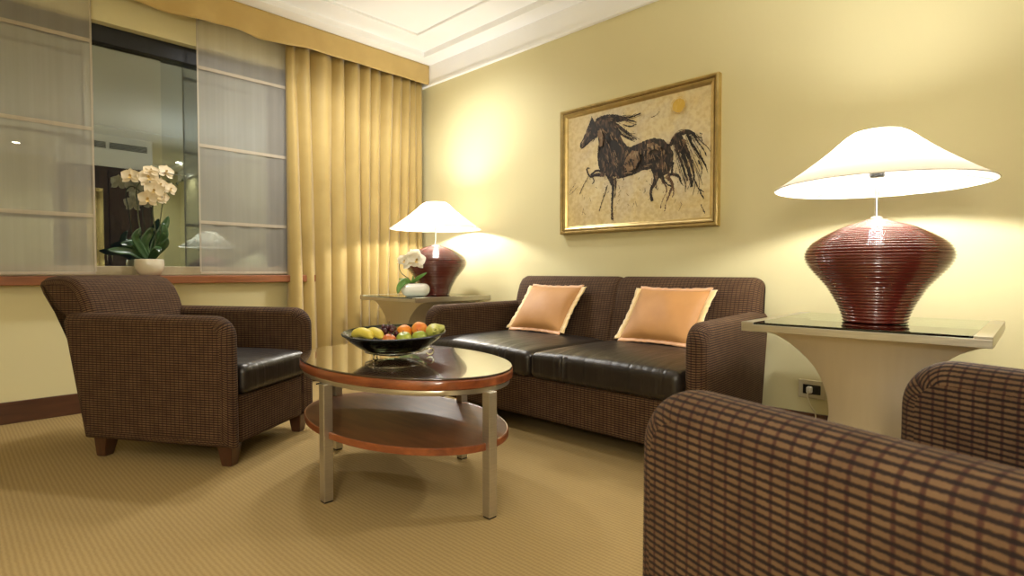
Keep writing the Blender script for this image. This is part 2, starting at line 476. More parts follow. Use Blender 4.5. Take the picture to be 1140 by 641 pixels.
M = dict(
    fabric=fabric_mat(), leather=leather_mat('dark_leather'), wall=wall_mat(), carpet=carpet_mat(),
    white=simple('ceiling_plaster', (.91, .92, .935), .7, var=.01, scale=3),
    wood=wood_mat('cherry_wood', (.13, .030, .010), (.27, .075, .022), .3, .5),
    base=wood_mat('baseboard_wood', (.055, .018, .008), (.10, .036, .015), .4, .2, axis=(9, 1, 9)),
    sill=wood_mat('sill_wood', (.16, .050, .016), (.27, .095, .032), .4, .3, axis=(9, 1, 9)),
    darkwood=wood_mat('wardrobe_wood', (.030, .012, .008), (.060, .024, .014), .4, .2, axis=(9, 9, 1)),
    top=wood_mat('dark_glazed_top', (.022, .011, .007), (.055, .026, .014), .18, 1.0, axis=(1, 8, 8)),
    shelf=wood_mat('walnut_shelf', (.075, .028, .011), (.15, .060, .022), .44, 0, axis=(1, 8, 8), spec=.22),
    legwood=wood_mat('stained_leg_wood', (.045, .016, .008), (.09, .034, .016), .35, .3, axis=(8, 8, 1)),
    steel=brushed_mat('brushed_steel', (.60, .56, .48)),
    pewter=brushed_mat('brushed_pewter', (.64, .59, .50), .42, (8, 8, 1), .96),
    chrome=simple('chrome', (.75, .73, .70), .12, 1.0, var=.01),
    gold=simple('gilt', (.68, .53, .25), .30, 1.0, var=.08, scale=20),
    golddark=simple('aged_gilt', (.20, .12, .035), .4, .8, var=.1, scale=20),
    curtain=cloth_mat('gold_curtain_cloth', (.44, .315, .105), (.50, .365, .13), .55, .35, 5, .12),
    valance=cloth_mat('gold_valance_cloth', (.50, .35, .12), (.56, .40, .145), .55, .3, 6),
    pillow=cloth_mat('copper_satin', (.42, .200, .062), (.47, .235, .077), .60, .10, 9),
    flange=cloth_mat('pale_gold_satin', (.70, .50, .22), (.80, .60, .30), .38, .4, 30),
    pink=cloth_mat('peach_satin', (.62, .33, .17), (.70, .40, .22), .4, .4, 20),
    sheer=sheer_mat('sheer_voile', .47, (.61, .575, .51)),
    tape=sheer_mat('voile_tape', .66, (.66, .58, .46)),
    hem=sheer_mat('voile_hem', .72, (.62, .56, .46)),
    pane=pane_mat('window_glass', .34, (.84, .92, .86), (.55, .58, .55)),
    pane2=pane_mat('window_glass_inner', .30, (.78, .90, .88), (.50, .55, .55)),
    alu=simple('dark_aluminium', (.030, .032, .036), .35, .6, var=.02),
    beigeframe=simple('beige_frame', (.42, .36, .23), .45, 0, var=.03),
    vase=simple('oxblood_lacquer', (.135, .018, .013), .20, 0, .8, var=.12, scale=5),
    shade=shade_mat(), bulb=bulb_mat(),
    porcelain=simple('white_porcelain', (.80, .77, .70), .18, 0, .5, var=.01),
    creampot=simple('cream_glazed_pot', (.66, .60, .47), .25, 0, .4, var=.02),
    soil=simple('bark_mix', (.05, .032, .02), .9, 0, var=.3, scale=90, bmp=.8),
    petal=cloth_mat('orchid_petal', (.80, .68, .46), (.86, .76, .56), .5, .3, 40, .25, 200.0),
    petalw=cloth_mat('white_orchid_petal', (.86, .82, .68), (.90, .87, .76), .5, .3, 40, .3, 200.0),
    lip=simple('orchid_lip', (.68, .48, .16), .5, var=.2, scale=60),
    leaf=simple('orchid_leaf', (.035, .085, .030), .32, 0, .2, var=.25, scale=14),
    leafl=simple('bright_orchid_leaf', (.12, .27, .045), .35, 0, .2, var=.25, scale=14),
    stem=simple('orchid_stem', (.045, .060, .022), .5, var=.2),
    cream=simple('cream_plastic', (.60, .54, .38), .4, var=.02),
    blackp=simple('black_plastic', (.012, .011, .010), .35, var=.05),
    whitep=simple('white_plastic', (.82, .80, .74), .35, var=.01),
    glass_top=None,
    canvas=None,
)
def glasslike(name, tint, refl_add=.02, rough=.01):
    m, nt, bs, out = mat(name)
    g = nt.nodes.new('ShaderNodeBsdfGlossy'); g.inputs['Roughness'].default_value = rough; g.inputs[0].default_value = (.95, .97, .95, 1)
    t = nt.nodes.new('ShaderNodeBsdfTransparent'); t.inputs[0].default_value = (*tint, 1)
    fr = nt.nodes.new('ShaderNodeFresnel'); fr.inputs[0].default_value = 1.5
    f = mth(nt, 'ADD', fr.outputs[0], refl_add)
    mx = nt.nodes.new('ShaderNodeMixShader'); nt.links.new(f, mx.inputs[0])
    nt.links.new(t.outputs[0], mx.inputs[1]); nt.links.new(g.outputs[0], mx.inputs[2]); nt.links.new(mx.outputs[0], out.inputs[0])
    return m
M['glass_top'] = glasslike('clear_table_glass', (.80, .86, .82))
M['bowlglass'] = glasslike('smoked_green_glass', (.60, .64, .46), .01, .03)
def canvas_mat():
    m, nt, bs, out = mat('aged_canvas')
    tc = nt.nodes.new('ShaderNodeTexCoord')
    n = node(nt, 'ShaderNodeTexNoise', i_Scale=5.0, i_Detail=6.0, i_Distortion=.5); nt.links.new(tc.outputs['Object'], n.inputs['Vector'])
    n2 = node(nt, 'ShaderNodeTexNoise', i_Scale=40.0, i_Detail=4.0); nt.links.new(tc.outputs['Object'], n2.inputs['Vector'])
    r = ramp(nt, n.outputs[0], [(.25, (.68, .53, .24)), (.45, (.72, .62, .38)), (.6, (.66, .58, .42)), (.8, (.76, .66, .44))])
    sp = nt.nodes.new('ShaderNodeSeparateXYZ'); nt.links.new(tc.outputs['Object'], sp.inputs[0])
    # golden wash towards the left edge and the foot of the picture
    ex = ramp(nt, mth(nt, 'ADD', mth(nt, 'MULTIPLY', sp.outputs[0], -1.0), mth(nt, 'MULTIPLY', n.outputs[0], .25)), [(.42, (0, 0, 0)), (.66, (1, 1, 1))]).outputs[0]
    ez = ramp(nt, mth(nt, 'ADD', mth(nt, 'MULTIPLY', sp.outputs[2], -1.0), mth(nt, 'MULTIPLY', n.outputs[0], .25)), [(.28, (0, 0, 0)), (.55, (1, 1, 1))]).outputs[0]
    c = mixc(nt, mth(nt, 'MULTIPLY', ex, .55), r.outputs[0], (.60, .42, .10))
    c = mixc(nt, mth(nt, 'MULTIPLY', ez, .4), c, (.62, .46, .14))
    s = ramp(nt, n2.outputs[0], [(.35, (.70, .60, .45)), (.6, (1, 1, 1))])
    mu = nt.nodes.new('ShaderNodeMix'); mu.data_type = 'RGBA'; mu.blend_type = 'MULTIPLY'; mu.inputs[0].default_value = .5
    nt.links.new(c, mu.inputs[6]); nt.links.new(s.outputs[0], mu.inputs[7])
    nt.links.new(mu.outputs[2], bs.inputs['Base Color']); bs.inputs['Roughness'].default_value = .6
    return m
M['canvas'] = canvas_mat()
def ink(name, a, b, scale=26):
    m, nt, bs, out = mat(name)
    tc = nt.nodes.new('ShaderNodeTexCoord')
    mp = nt.nodes.new('ShaderNodeMapping'); mp.inputs['Scale'].default_value = (1.6, 1, .7); mp.inputs['Rotation'].default_value = (0, .5, 0)
    nt.links.new(tc.outputs['Object'], mp.inputs[0])
    n = node(nt, 'ShaderNodeTexNoise', i_Scale=scale, i_Detail=5.0, i_Distortion=1.2); nt.links.new(mp.outputs[0], n.inputs['Vector'])
    r = ramp(nt, n.outputs[0], [(.50, a), (.62, tuple((x + y) / 2 for x, y in zip(a, b))), (.74, b)])
    nt.links.new(r.outputs[0], bs.inputs['Base Color']); bs.inputs['Roughness'].default_value = .55
    return m
M['ink'] = ink('black_brown_ink', (.012, .009, .008), (.16, .09, .055))
M['wash'] = ink('brown_wash', (.10, .05, .028), (.36, .25, .14), 40)
M['umber'] = ink('pale_umber_patch', (.22, .135, .075), (.46, .36, .22), 30)
M['sun'] = ink('ochre_sun', (.62, .40, .06), (.72, .52, .16), 30)

# ------------------------------------------------------------------ room dimensions
CEIL = 2.705; XR = 7.2; YF = -5.2
# floor, ceiling
struct('floor', bx(-.25, XR + .1, YF - .1, .1, -.1, 0), M['carpet'], smooth=False)
struct('ceiling', bx(-.25, XR + .1, YF - .1, .1, CEIL + .035, CEIL + .15), M['white'], smooth=False)
# window wall (x=0), one shell with the window opening
WY0, WY1, WZ0, WZ1 = -3.55, -1.12, .775, 2.37
bm = BM()
box(bm, -.22, 0, YF - .1, .1, 0, WZ0); box(bm, -.22, 0, YF - .1, .1, WZ1, CEIL + .1)
box(bm, -.22, 0, YF - .1, WY0, WZ0, WZ1); box(bm, -.22, 0, WY1, .1, WZ0, WZ1)
struct('wall_left', bm, M['wall'], smooth=False)
struct('wall_back', bx(-.22, XR + .1, 0, .12, 0, CEIL + .1), M['wall'], smooth=False)
struct('wall_right', bx(XR, XR + .12, YF - .1, .1, 0, CEIL + .1), M['wall'], smooth=False)
struct('wall_front', bx(-.22, XR + .1, YF - .12, YF, 0, CEIL + .1), M['wall'], smooth=False)
struct('baseboard_left', bx(0, .018, YF, 0, 0, .122, bev=.003), M['base'], smooth=False)
struct('baseboard_back', bx(0.018, XR, -.018, 0, 0, .122, bev=.003), M['base'], smooth=False)
# ceiling mouldings
bm = BM()
box(bm, .0, XR, -.022, 0, CEIL - .175, CEIL - .012, bev=.003); box(bm, .0, XR, -.032, 0, CEIL - .190, CEIL - .172, bev=.004)
struct('trim_1', bm, M['white'], smooth=False)                      # cornice band on the painting wall
bm = BM()
for a in ((0, XR, -.17, 0), (0, .27, YF, -.17), (XR - .17, XR, YF, -.17), (.27, XR - .17, YF, YF + .17)):
    box(bm, *a, CEIL - .012, CEIL + .04, bev=.004)
struct('trim_2', bm, M['white'], smooth=False)                      # flat border of the tray
bm = BM()
x0, x1, y0, y1 = .50, 4.45, -4.6, -.40; w = .035
for a in ((x0, x1, y1 - w, y1), (x0, x1, y0, y0 + w), (x0, x0 + w, y0 + w, y1 - w), (x1 - w, x1, y0 + w, y1 - w)):
    box(bm, *a, CEIL + .015, CEIL + .04, bev=.006)
struct('trim_3', bm, M['white'], smooth=False)                      # fine frame moulding on the ceiling

# ------------------------------------------------------------------ window
win = bpy.data.objects.new('window_1', None); C.objects.link(win); win['kind'] = 'structure'
bm = BM()
GX = -.105
box(bm, GX - .03, GX + .03, WY0, WY1, .825, .885, bev=.004)          # bottom rail
struct('bottom_rail', bm, M['beigeframe'], win, smooth=False)
bm = BM()
box(bm, GX - .03, GX + .045, WY0, WY1, 2.262, WZ1, bev=.004)
box(bm, GX - .03, GX + .025, WY0, WY0 + .05, .885, 2.262); box(bm, GX - .03, GX + .025, WY1 - .05, WY1, .885, 2.262)
struct('window_frame', bm, M['alu'], win, smooth=False)
struct('window_pane', bx(GX - .006, GX, WY0 + .05, -2.06, .885, 2.262), M['pane'], win, smooth=False)
struct('window_pane', bx(GX - .018, GX - .012, -2.06, WY1 - .05, .885, 2.262), M['pane2'], win, smooth=False)
struct('window_sill', bx(-.14, .085, WY0 - .05, WY1 + .04, .772, .824, bev=.005), M['sill'], win, smooth=False)

# sheer panels on battens
def sheer_panel(y0, y1, label):
    t = thing('panel_blind', label, 'blind', (.04, (y0 + y1) / 2, .833), 0, 'sheer panel blinds')
    w = y1 - y0
    bm = BM(); ny, nz = 24, 30; g = []
    H = 2.60 - .833
    for j in range(nz + 1):
        g.append([bm.verts.new((.0025 * sin(k * .9 + j * .12) * (1 if 0 < k < ny else 0), -w / 2 + w * k / ny, H * j / nz)) for k in range(ny + 1)])
    for j in range(nz):
        for k in range(ny): face(bm, [g[j][k], g[j][k + 1], g[j + 1][k + 1], g[j + 1][k]])
    link('voile', bm, M['sheer'], t)
    for z in (1.185, 1.702, 2.222):
        link('batten', bx(.0035, .0055, -w / 2, w / 2, z - .833 - .011, z - .833 + .011), M['tape'], t, smooth=False)
    link('hem_bar', bx(-.004, .004, -w / 2, w / 2, 0, .016, bev=.002), M['tape'], t, smooth=False)
    bm = BM()
    for s in (-1, 1): box(bm, .003, .005, s * w / 2 - .005, s * w / 2 + .005, .016, H)
    link('side_hem', bm, M['hem'], t, smooth=False)
    return t
sheer_panel(-3.09, -2.455, 'sheer grey-beige panel blind at far left, left of the window orchid')
sheer_panel(-1.880, -1.245, 'sheer grey-beige panel blind right of the window orchid, beside the gold curtain')

# curtain
def curtain():
    creases_t = [-1.285, -1.21, -1.10, -.92, -.81, -.67, -.57, -.47, -.35, -.25, -.17, -.10, -.04]
    creases_b = [-1.30, -1.16, -1.06, -.95, -.80, -.68, -.60, -.52, -.43, -.33, -.22, -.12, -.035]
    bm = BM(); NZ, NP = 40, 8; cols = (len(creases_t) - 1) * NP; g = []
    amps = [random.uniform(.75, 1.2) for _ in creases_t]
    for j in range(NZ + 1):
        s = j / NZ; z = .012 + s * (2.56 - .012); row = []
        sw = s ** 1.0
        for k in range(cols + 1):
            i = min(k // NP, len(creases_t) - 2); f = (k - i * NP) / NP
            ya = creases_b[i] + (creases_t[i] - creases_b[i]) * sw; yb = creases_b[i + 1] + (creases_t[i + 1] - creases_b[i + 1]) * sw
            w = yb - ya
            fold = sin(pi * f) ** .8 if 0 < f < 1 else 0
            # each fold leans: bulge then dip at the crease
            d = (.055 + .012 * (1 - s)) * amps[i] * min(1.15, w / .10)
            lean = .25 * sin(2 * pi * f) * .02
            x = .058 + d * fold + .006 * sin(3.1 * i + 5 * s)
            y = ya + w * f + lean
            row.append(bm.verts.new((min(x, .128), min(y, -.022), z)))
        g.append(row)
    for j in range(NZ):
        for k in range(cols): face(bm, [g[j][k], g[j][k + 1], g[j + 1][k + 1], g[j + 1][k]], [(k / cols, j / NZ), ((k + 1) / cols, j / NZ), ((k + 1) / cols, (j + 1) / NZ), (k / cols, (j + 1) / NZ)])
    o = link('curtain', bm, M['curtain'], sharp=80)
    md = o.modifiers.new('s', 'SOLIDIFY'); md.thickness = .004; md.offset = 0
    return tag(o, 'long pleated gold curtain hanging to the floor in the room corner', 'curtain')
curtain()

def valance():
    bm = BM(); NY, NZ = 150, 10; g = []
    for j in range(NZ + 1):
        row = []
        for k in range(NY + 1):
            s = k / NY; y = -3.6 + s * 3.575
            sl = max(0, min(1, (-1.15 - y) / .35))
            bot = 2.522 - .030 * sl * (.5 + .5 * sin(y * 9.0 + 1)) - .012 * sl
            z = bot + (CEIL - .014 - bot) * j / NZ
            f = 1 - j / NZ
            x = .150 + f * sl * (.018 * sin(y * 9.0) + .010 * sin(y * 23 + 2)) + .004 * f * sin(y * 15)
            row.append(bm.verts.new((x, y, z)))
        g.append(row)
    for j in range(NZ):
        for k in range(NY): face(bm, [g[j][k], g[j][k + 1], g[j + 1][k + 1], g[j + 1][k]])
    o = link('valance', bm, M['valance'], sharp=80)
    md = o.modifiers.new('s', 'SOLIDIFY'); md.thickness = .006; md.offset = 0
    return tag(o, 'gold fabric valance running under the ceiling above window and curtain', 'valance')
valance()

# ------------------------------------------------------------------ upholstered seating
def tapered_leg(x, y, h=.095, top=.036, bot=.024, lean=0):
    bm = BM(); vs = []
    for z, r, n in ((h, top, 0), (.004, bot, 1), (0, bot - .003, 1)):
        vs.append([bm.verts.new((x + lean * n + sx * r, y + sy * r, z)) for sx, sy in ((-1, -1), (1, -1), (1, 1), (-1, 1))])
    for a, b in zip(vs, vs[1:]):
        for k in range(4): face(bm, [a[k], a[(k + 1) % 4], b[(k + 1) % 4], b[k]])
    face(bm, vs[0]); face(bm, vs[-1][::-1])
    bmesh.ops.bevel(bm, geom=list(bm.edges), offset=.003, segments=2, affect='EDGES')
    return bm

def arm_bm(s, half_f, half_r, xf, xrt, xrb, h, t, rtop=.095, z0=.09):
    out = round_corners([(xf, z0), (xf - .004, h), (xrt, h + .006), (xrb, z0)], [0, rtop, .05, 0], 10)
    # densify the long top so that the flare stays smooth
    def half(x): return half_r + (half_f - half_r) * max(0, min(1, (x - xrt) / (xf - xrt)))
    def put(p, q, w): return (p, s * (half(p) - w), q)
    return rext(out, 0, t, t * .47, put, nr=6, mids=1, uoff=.5, boxuv=True)

def sloped(pts, w0, w1, r, mids=6):
    return rext(round_corners(pts, [0, 0, .05, .05, .03, 0][:len(pts)], 8), w0, w1, r, lambda p, q, w: (p, w, q), nr=6, mids=mids, flip=True)

BACK = [(-.225, .26), (-.30, .45), (-.345, .626), (-.372, .711), (-.405, .775), (-.45, .815), (-.50, .830), (-.56, .831), (-.615, .824), (-.645, .808), (-.655, .785), (-.635, .74), (-.58, .66), (-.50, .60), (-.43, .40), (-.35, .20), (-.32, .14)]
def armchair(label, group):
    t = thing('armchair', label, 'armchair', (0, 0, 0), 0, group)
    hf, hr, tk = .342, .318, .088
    for s in (-1, 1):
        link('arm', arm_bm(s, hf, hr, .395, -.497, -.376, .658, tk), M['fabric'], t)
    link('backrest', rext(BACK, -.285, .285, .042, lambda p, q, w: (p, w, q), nr=6, mids=8, flip=True), M['fabric'], t)
    link('seat_base', rbox(.70, .50, .215, .02, (8, 8, 4), center=(.025, 0, .1975)), M['fabric'], t)
    def crown(x, y, z):
        e = (1 - min(1, abs(x) / .33) ** 4) * (1 - min(1, abs(y) / .245) ** 4)
        return (x, y, z + (e * .022 if z > 0 else 0))
    link('seat_cushion', rbox(.66, .492, .128, .034, (14, 12, 3), crown, center=(.072, 0, .372)), M['leather'], t)
    for x, y, l in ((.335, -.265, 0), (.335, .265, 0), (-.315, -.25, -.012), (-.315, .25, -.012)):
        link('leg', tapered_leg(x, y, lean=l), M['legwood'], t)
    return t
ch1 = armchair('brown checked armchair with black leather seat before the window', 'checked armchairs')
ch1.location = (1.169, -2.201, 0); ch1.rotation_euler.z = radians(33.4)
ch2 = copy_tree(ch1)
ch2['label'] = 'brown checked armchair cut by the right edge, nearest of the two armchairs'
ch2.location = (4.206, -2.164, 0); ch2.rotation_euler.z = radians(158); ch2.scale = (1.03, 1.08, 1.03)

def sofa():
    t = thing('sofa', 'brown checked two-seat sofa with black leather cushions under the painting', 'sofa', (2.265, -.55, 0), -pi / 2)
    hf, hr, tk = .925, .865, .095
    for s in (-1, 1):
        link('arm', arm_bm(s, hf, hr, .455, -.46, -.345, .640, tk), M['fabric'], t)
    SB = [(-.20, .26), (-.245, .45), (-.285, .60), (-.312, .70), (-.335, .765), (-.365, .806), (-.40, .820), (-.432, .816), (-.452, .795), (-.456, .75), (-.448, .66), (-.42, .45), (-.37, .20), (-.35, .12)]
    for a, b in ((-.855, .026), (-.026, .855)):
        link('backrest', rext(SB, a, b, .062, lambda p, q, w: (p, w, q), nr=6, mids=10, flip=True), M['fabric'], t)
    link('seat_base', rbox(.80, 1.69, .215, .02, (8, 30, 4), center=(.035, 0, .1975)), M['fabric'], t)
    for s in (-1, 1):
        def crown(x, y, z):
            e = (1 - min(1, abs(x) / .36) ** 4) * (1 - min(1, abs(y) / .40) ** 4)
            q = y * s   # gathered towards the middle seam
            g = .0065 * sin(y * 95 + 2 * sin(y * 31)) * max(0, min(1, (x - .05) / .25)) * max(0, 1 - abs(q + .22) / .24)
            return (x + (g if x > .2 else 0) * .8, y, z + (e * .028 + g * e if z > 0 else 0))
        link('seat_cushion', rbox(.72, .828, .132, .036, (16, 40, 3), crown, center=(.115, s * .4155, .372)), M['leather'], t)
    for x in (.40, -.28):
        for y in (-.84, .84): link('leg', tapered_leg(x, y), M['legwood'], t)
    return t
sofa()

def pillow(label, loc, tilt, rz, rx=0):
    t = thing('throw_pillow', label, 'pillow', loc, 0, 'copper pillows on the sofa')
    t.rotation_euler = (tilt, rx, rz)          # local: x across, z up, y depth
    w, h, d = .215, .178, .062
    bm = BM(); N = 22; top = {}; uv = bm.loops.layers.uv.verify()
    for side in (1, -1):
        for i in range(N + 1):
            for j in range(N + 1):
                u = -1 + 2 * i / N; v = -1 + 2 * j / N
                edge = i in (0, N) or j in (0, N)
                if side == -1 and edge: top[(side, i, j)] = top[(1, i, j)]; continue
                pinch = 1 - .07 * (1 - u * u) * abs(v) ** 3 ; pinch2 = 1 - .07 * (1 - v * v) * abs(u) ** 3
                th = d * ((1 - u ** 2) ** .55) * ((1 - v ** 2) ** .55)
                th += .004 * sin(7 * u + 3 * v) * (1 - u * u) * (1 - v * v)
                top[(side, i, j)] = bm.verts.new((u * w * pinch2, -(side * th if side > 0 else -.45 * th), h + v * h * pinch))
        for i in range(N):
            for j in range(N):
                face(bm, [top[(side, a, b)] for a, b in ((i, j), (i + 1, j), (i + 1, j + 1), (i, j + 1))])
    link('pillow_body', bm, M['pillow'], t)
    def flange(edge, m, wid):
        bm = BM(); n = 60; rows = []
        for k in range(n + 1):
            s = -1 + 2 * k / n
            if edge == 'top' or edge == 'bottom':
                sg = 1 if edge == 'top' else -1
                p = Vector((s * w, 0, h + sg * h * (1 - .07 * (1 - s * s)))); nrm = Vector((s * .12, 0, sg))
            else:
                sg = 1 if edge == 'right' else -1
                p = Vector((sg * w * (1 - .07 * (1 - s * s)), 0, h + s * h)); nrm = Vector((sg, 0, s * .12))
            ruffle = .0028 * sin(k * .75 + 1.3 * sin(k * .31) + (0 if sg > 0 else 2))
            q = p + nrm * wid + Vector((0, ruffle, 0)); mid = p + nrm * wid * .5 + Vector((0, ruffle * .6, 0))
            rows.append([bm.verts.new(p - nrm * .006), bm.verts.new(mid), bm.verts.new(q)])
        for a, b in zip(rows, rows[1:]):
            for i in range(2): face(bm, [a[i], b[i], b[i + 1], a[i + 1]])
        o = link('flange', bm, m, t); md = o.modifiers.new('s', 'SOLIDIFY'); md.thickness = .004; md.offset = 0
    flange('left', M['flange'], .030); flange('right', M['flange'], .030)
    flange('top', M['pink'], .018); flange('bottom', M['pink'], .020)
    return t
pillow('copper satin pillow with pale ruffled edge, left one on the sofa', (1.82, -.485, .478), radians(-40), 0)
pillow('copper satin pillow with pale ruffled edge, right one beside the sofa arm', (2.67, -.485, .478), radians(-40), 0)

# ------------------------------------------------------------------ coffee table
CT = (2.262, -1.800)
def oval(a, b, z0, z1, bev=.004, seg=72):
    return lathe([(0, z0), (a - bev, z0), (a, z0 + bev), (a, z1 - bev), (a - bev, z1), (0, z1)], seg, sx=1, sy=b / a)
def coffee_table():
    t = thing('coffee_table', 'oval cherry-wood coffee table with dark glass top and steel legs', 'table', (*CT, 0))
    a, b = .545, .345
    link('glass_top', oval(a - .002, b - .002, .4905, .4985, .0025), M['top'], t)
    link('tabletop_rim', oval(a, b, .458, .4905, .004), M['wood'], t)
    link('steel_band', oval(a - .012, b - .012, .438, .458, .002), M['steel'], t)
    link('lower_shelf', oval(a - .018, b - .018, .238, .262, .005), M['shelf'], t)
    # thin cherry lipping round the shelf
    A, B = a - .0165, b - .0165
    bm = lathe([(A - .004, .236), (A, .238), (A, .260), (A - .004, .2625), (A - .008, .262), (A - .008, .2365), (A - .004, .236)], 72, sx=1, sy=B / A)
    link('shelf_lipping', bm, M['wood'], t)
    for x, y in ((.527, 0), (-.527, 0), (0, .329), (0, -.329)):
        g = link('leg', bx(x - .018, x + .018, y - .018, y + .018, .006, .439, bev=.002), M['steel'], t, smooth=False)
        link('foot_pad', bx(x - .0165, x + .0165, y - .0165, y + .0165, 0, .007, bev=.002), M['blackp'], g, smooth=False)
    return t
coffee_table()

# fruit bowl on a wire stand
AX = Vector((.72, .694, 0)); BX = Vector((.694, -.72, 0))
BZ = .4985; BC = (2.224, -1.803)
def bowl_profile(r):  # outer height above the table
    return .006 + .098 * (r / .212) ** 2.3
def fruit_bowl():
    t = thing('fruit_bowl', 'wide smoked green glass bowl of fruit on the coffee table', 'bowl', (*BC, BZ))
    outer = [(0, .010)] + [(.208 * k / 14, bowl_profile(.208 * k / 14)) for k in range(1, 15)]
    inner = [(max(0, r - .002), z + .006) for r, z in reversed(outer)]
    gb = link('glass_bowl', lathe(outer + [(.2095, .1008)] + inner, 64), M['bowlglass'], t, sharp=70)
    rim = [( .2078 * cos(2 * pi * k / 64), .2078 * sin(2 * pi * k / 64), .1018) for k in range(64)]
    rm = link('rim', tube(rim, .0035, 8, closed=True), M['alu'], t)
    tilt = Matrix.Translation((0, 0, .012)) @ Matrix.Rotation(radians(2.8), 4, AX) @ Matrix.Translation((0, 0, -.012))
    for q in (gb, rm): q.matrix_local = tilt
    ring = [(.12 * cos(2 * pi * k / 40), .12 * sin(2 * pi * k / 40), bowl_profile(.12) - .006) for k in range(40)]
    st = link('wire_stand', tube(ring, .0035, 8, closed=True), M['chrome'], t)
    for k in range(3):
        a = radians(-65 + 120 * k); c, s = cos(a), sin(a)
        z = bowl_profile(.12) - .006
        pts = cat_rom([(.12 * c, .12 * s, z), (.150 * c, .150 * s, z + .004), (.158 * c, .158 * s, z - .012), (.140 * c, .140 * s, z - .020), (.130 * c, .130 * s, .012), (.142 * c, .142 * s, .0035), (.156 * c, .156 * s, .008)], 5)
        link('foot', tube(pts, .0035, 7), M['chrome'], st)
    return t
fruit_bowl()
M['apple_g'] = fruit_mat('green_apple_skin', [(.3, (.24, .33, .035)), (.7, (.42, .45, .07))], 14, .3)
M['apple_r'] = fruit_mat('red_apple_skin', [(.3, (.42, .05, .02)), (.7, (.62, .22, .05))], 20, .3)
M['orange'] = fruit_mat('orange_peel', [(.3, (.75, .22, .015)), (.7, (.82, .30, .03))], 60, .45)
M['peach'] = fruit_mat('peach_skin', [(.35, (.70, .14, .03)), (.6, (.75, .42, .06))], 9, .55)
M['banana'] = fruit_mat('banana_peel', [(.3, (.66, .52, .05)), (.7, (.75, .63, .12))], 9, .5)
M['pear'] = fruit_mat('pear_skin', [(.3, (.40, .44, .07)), (.7, (.60, .55, .16))], 22, .4)
M['grape'] = fruit_mat('grape_skin', [(.3, (.030, .008, .014)), (.7, (.085, .018, .026))], 30, .25)
M['stalk'] = simple('stalk', (.10, .06, .02), .7, var=.2)

def bpos(a, b, h): return Vector((BC[0], BC[1], BZ)) + AX * a + BX * b + Vector((0, 0, h))
def round_fruit(name, label, cat, m, a, b, h, r, squash=.92, dimple=.25, stalk=True, group=None):
    p = bpos(a, b, h)
    def fn(q):
        rr = math.hypot(q.x, q.y) / r; s = 1 if q.z > 0 else -1
        z = q.z * squash - s * dimple * r * math.exp(-(rr / .35) ** 2)
        return (q.x, q.y, z)
    t = link(name, sphere(r, 24, 16, fn=fn), m)
    t.location = p; t.rotation_euler = (random.uniform(-.35, .35), random.uniform(-.35, .35), random.uniform(0, 6))
    tag(t, label, cat, group)
    if stalk:
        z = r * squash - dimple * r
        link('stalk', tube([(0, 0, z - .002), (.001, 0, z + .008), (.004, 0, z + .014)], [.0012, .0012, .0017], 6), M['stalk'], t)
    return t
round_fruit('green_apple', 'green apple at the front of the fruit bowl, right of the red apple', 'fruit', M['apple_g'], .055, .083, .084, .031, group='green apples')
round_fruit('green_apple', 'green apple in the bowl in front of the peach', 'fruit', M['apple_g'], .112, .056, .086, .031, group='green apples')
round_fruit('red_apple', 'red apple low at the front of the fruit bowl', 'fruit', M['apple_r'], .000, .100, .080, .028)
round_fruit('orange', 'orange between the grapes and the peach in the bowl', 'fruit', M['orange'], .036, -.020, .098, .033, .97, .04, False)
round_fruit('peach', 'red-yellow peach highest in the fruit bowl', 'fruit', M['peach'], .100, -.020, .112, .033, .95, .12, False)
def pear(label, a, b, h, rx, rz):
    prof = [(0, -.036), (.016, -.035), (.030, -.024), (.035, -.008), (.032, .010), (.022, .028), (.015, .042), (.010, .051), (0, .053)]
    t = link('pear', lathe([(r * .84, z * .84) for r, z in prof], 22), M['pear']); t.location = bpos(a, b, h); t.rotation_euler = (rx, 0, rz)
    tag(t, label, 'fruit', 'pears')
    link('stalk', tube([(0, 0, .0435), (.002, 0, .054), (.005, 0, .060)], .0015, 6), M['stalk'], t)
pear('yellow-green pear at the right end of the fruit bowl, behind the other pear', .158, -.056, .104, radians(75), radians(150))
pear('yellow-green pear at the right rim of the bowl beside a green apple', .160, .012, .106, radians(78), radians(60))
def banana(label, a, b, h, rz):
    pts = []; n = 14
    for k in range(n + 1):
        s = -1 + 2 * k / n; ang = s * .62
        pts.append((.105 * sin(ang) * 1.15, 0, .105 * (cos(ang) - 1)))
    rad = [.020 * (1 - abs(-1 + 2 * k / n) ** 4 * .80) for k in range(n + 1)]
    t = link('banana', tube(pts, rad, 10), M['banana']); t.location = bpos(a, b, h); t.rotation_euler = (0, 0, rz)
    tag(t, label, 'fruit', 'bananas')
    e = Vector(pts[-1]); d = (e - Vector(pts[-2])).normalized()
    link('stalk', tube([e - d * .002, e + d * .010, e + d * .020], [.0045, .0035, .004], 7), M['stalk'], t)
    e = Vector(pts[0]); d = (e - Vector(pts[1])).normalized()
    link('tip', tube([e - d * .001, e + d * .004], [.0036, .0025], 7), M['stalk'], t)
banana('banana lying outermost at the left of the fruit bowl', -.126, .026, .103, radians(5))
banana('banana lying between the outer banana and the grapes', -.078, .026, .104, radians(-4))
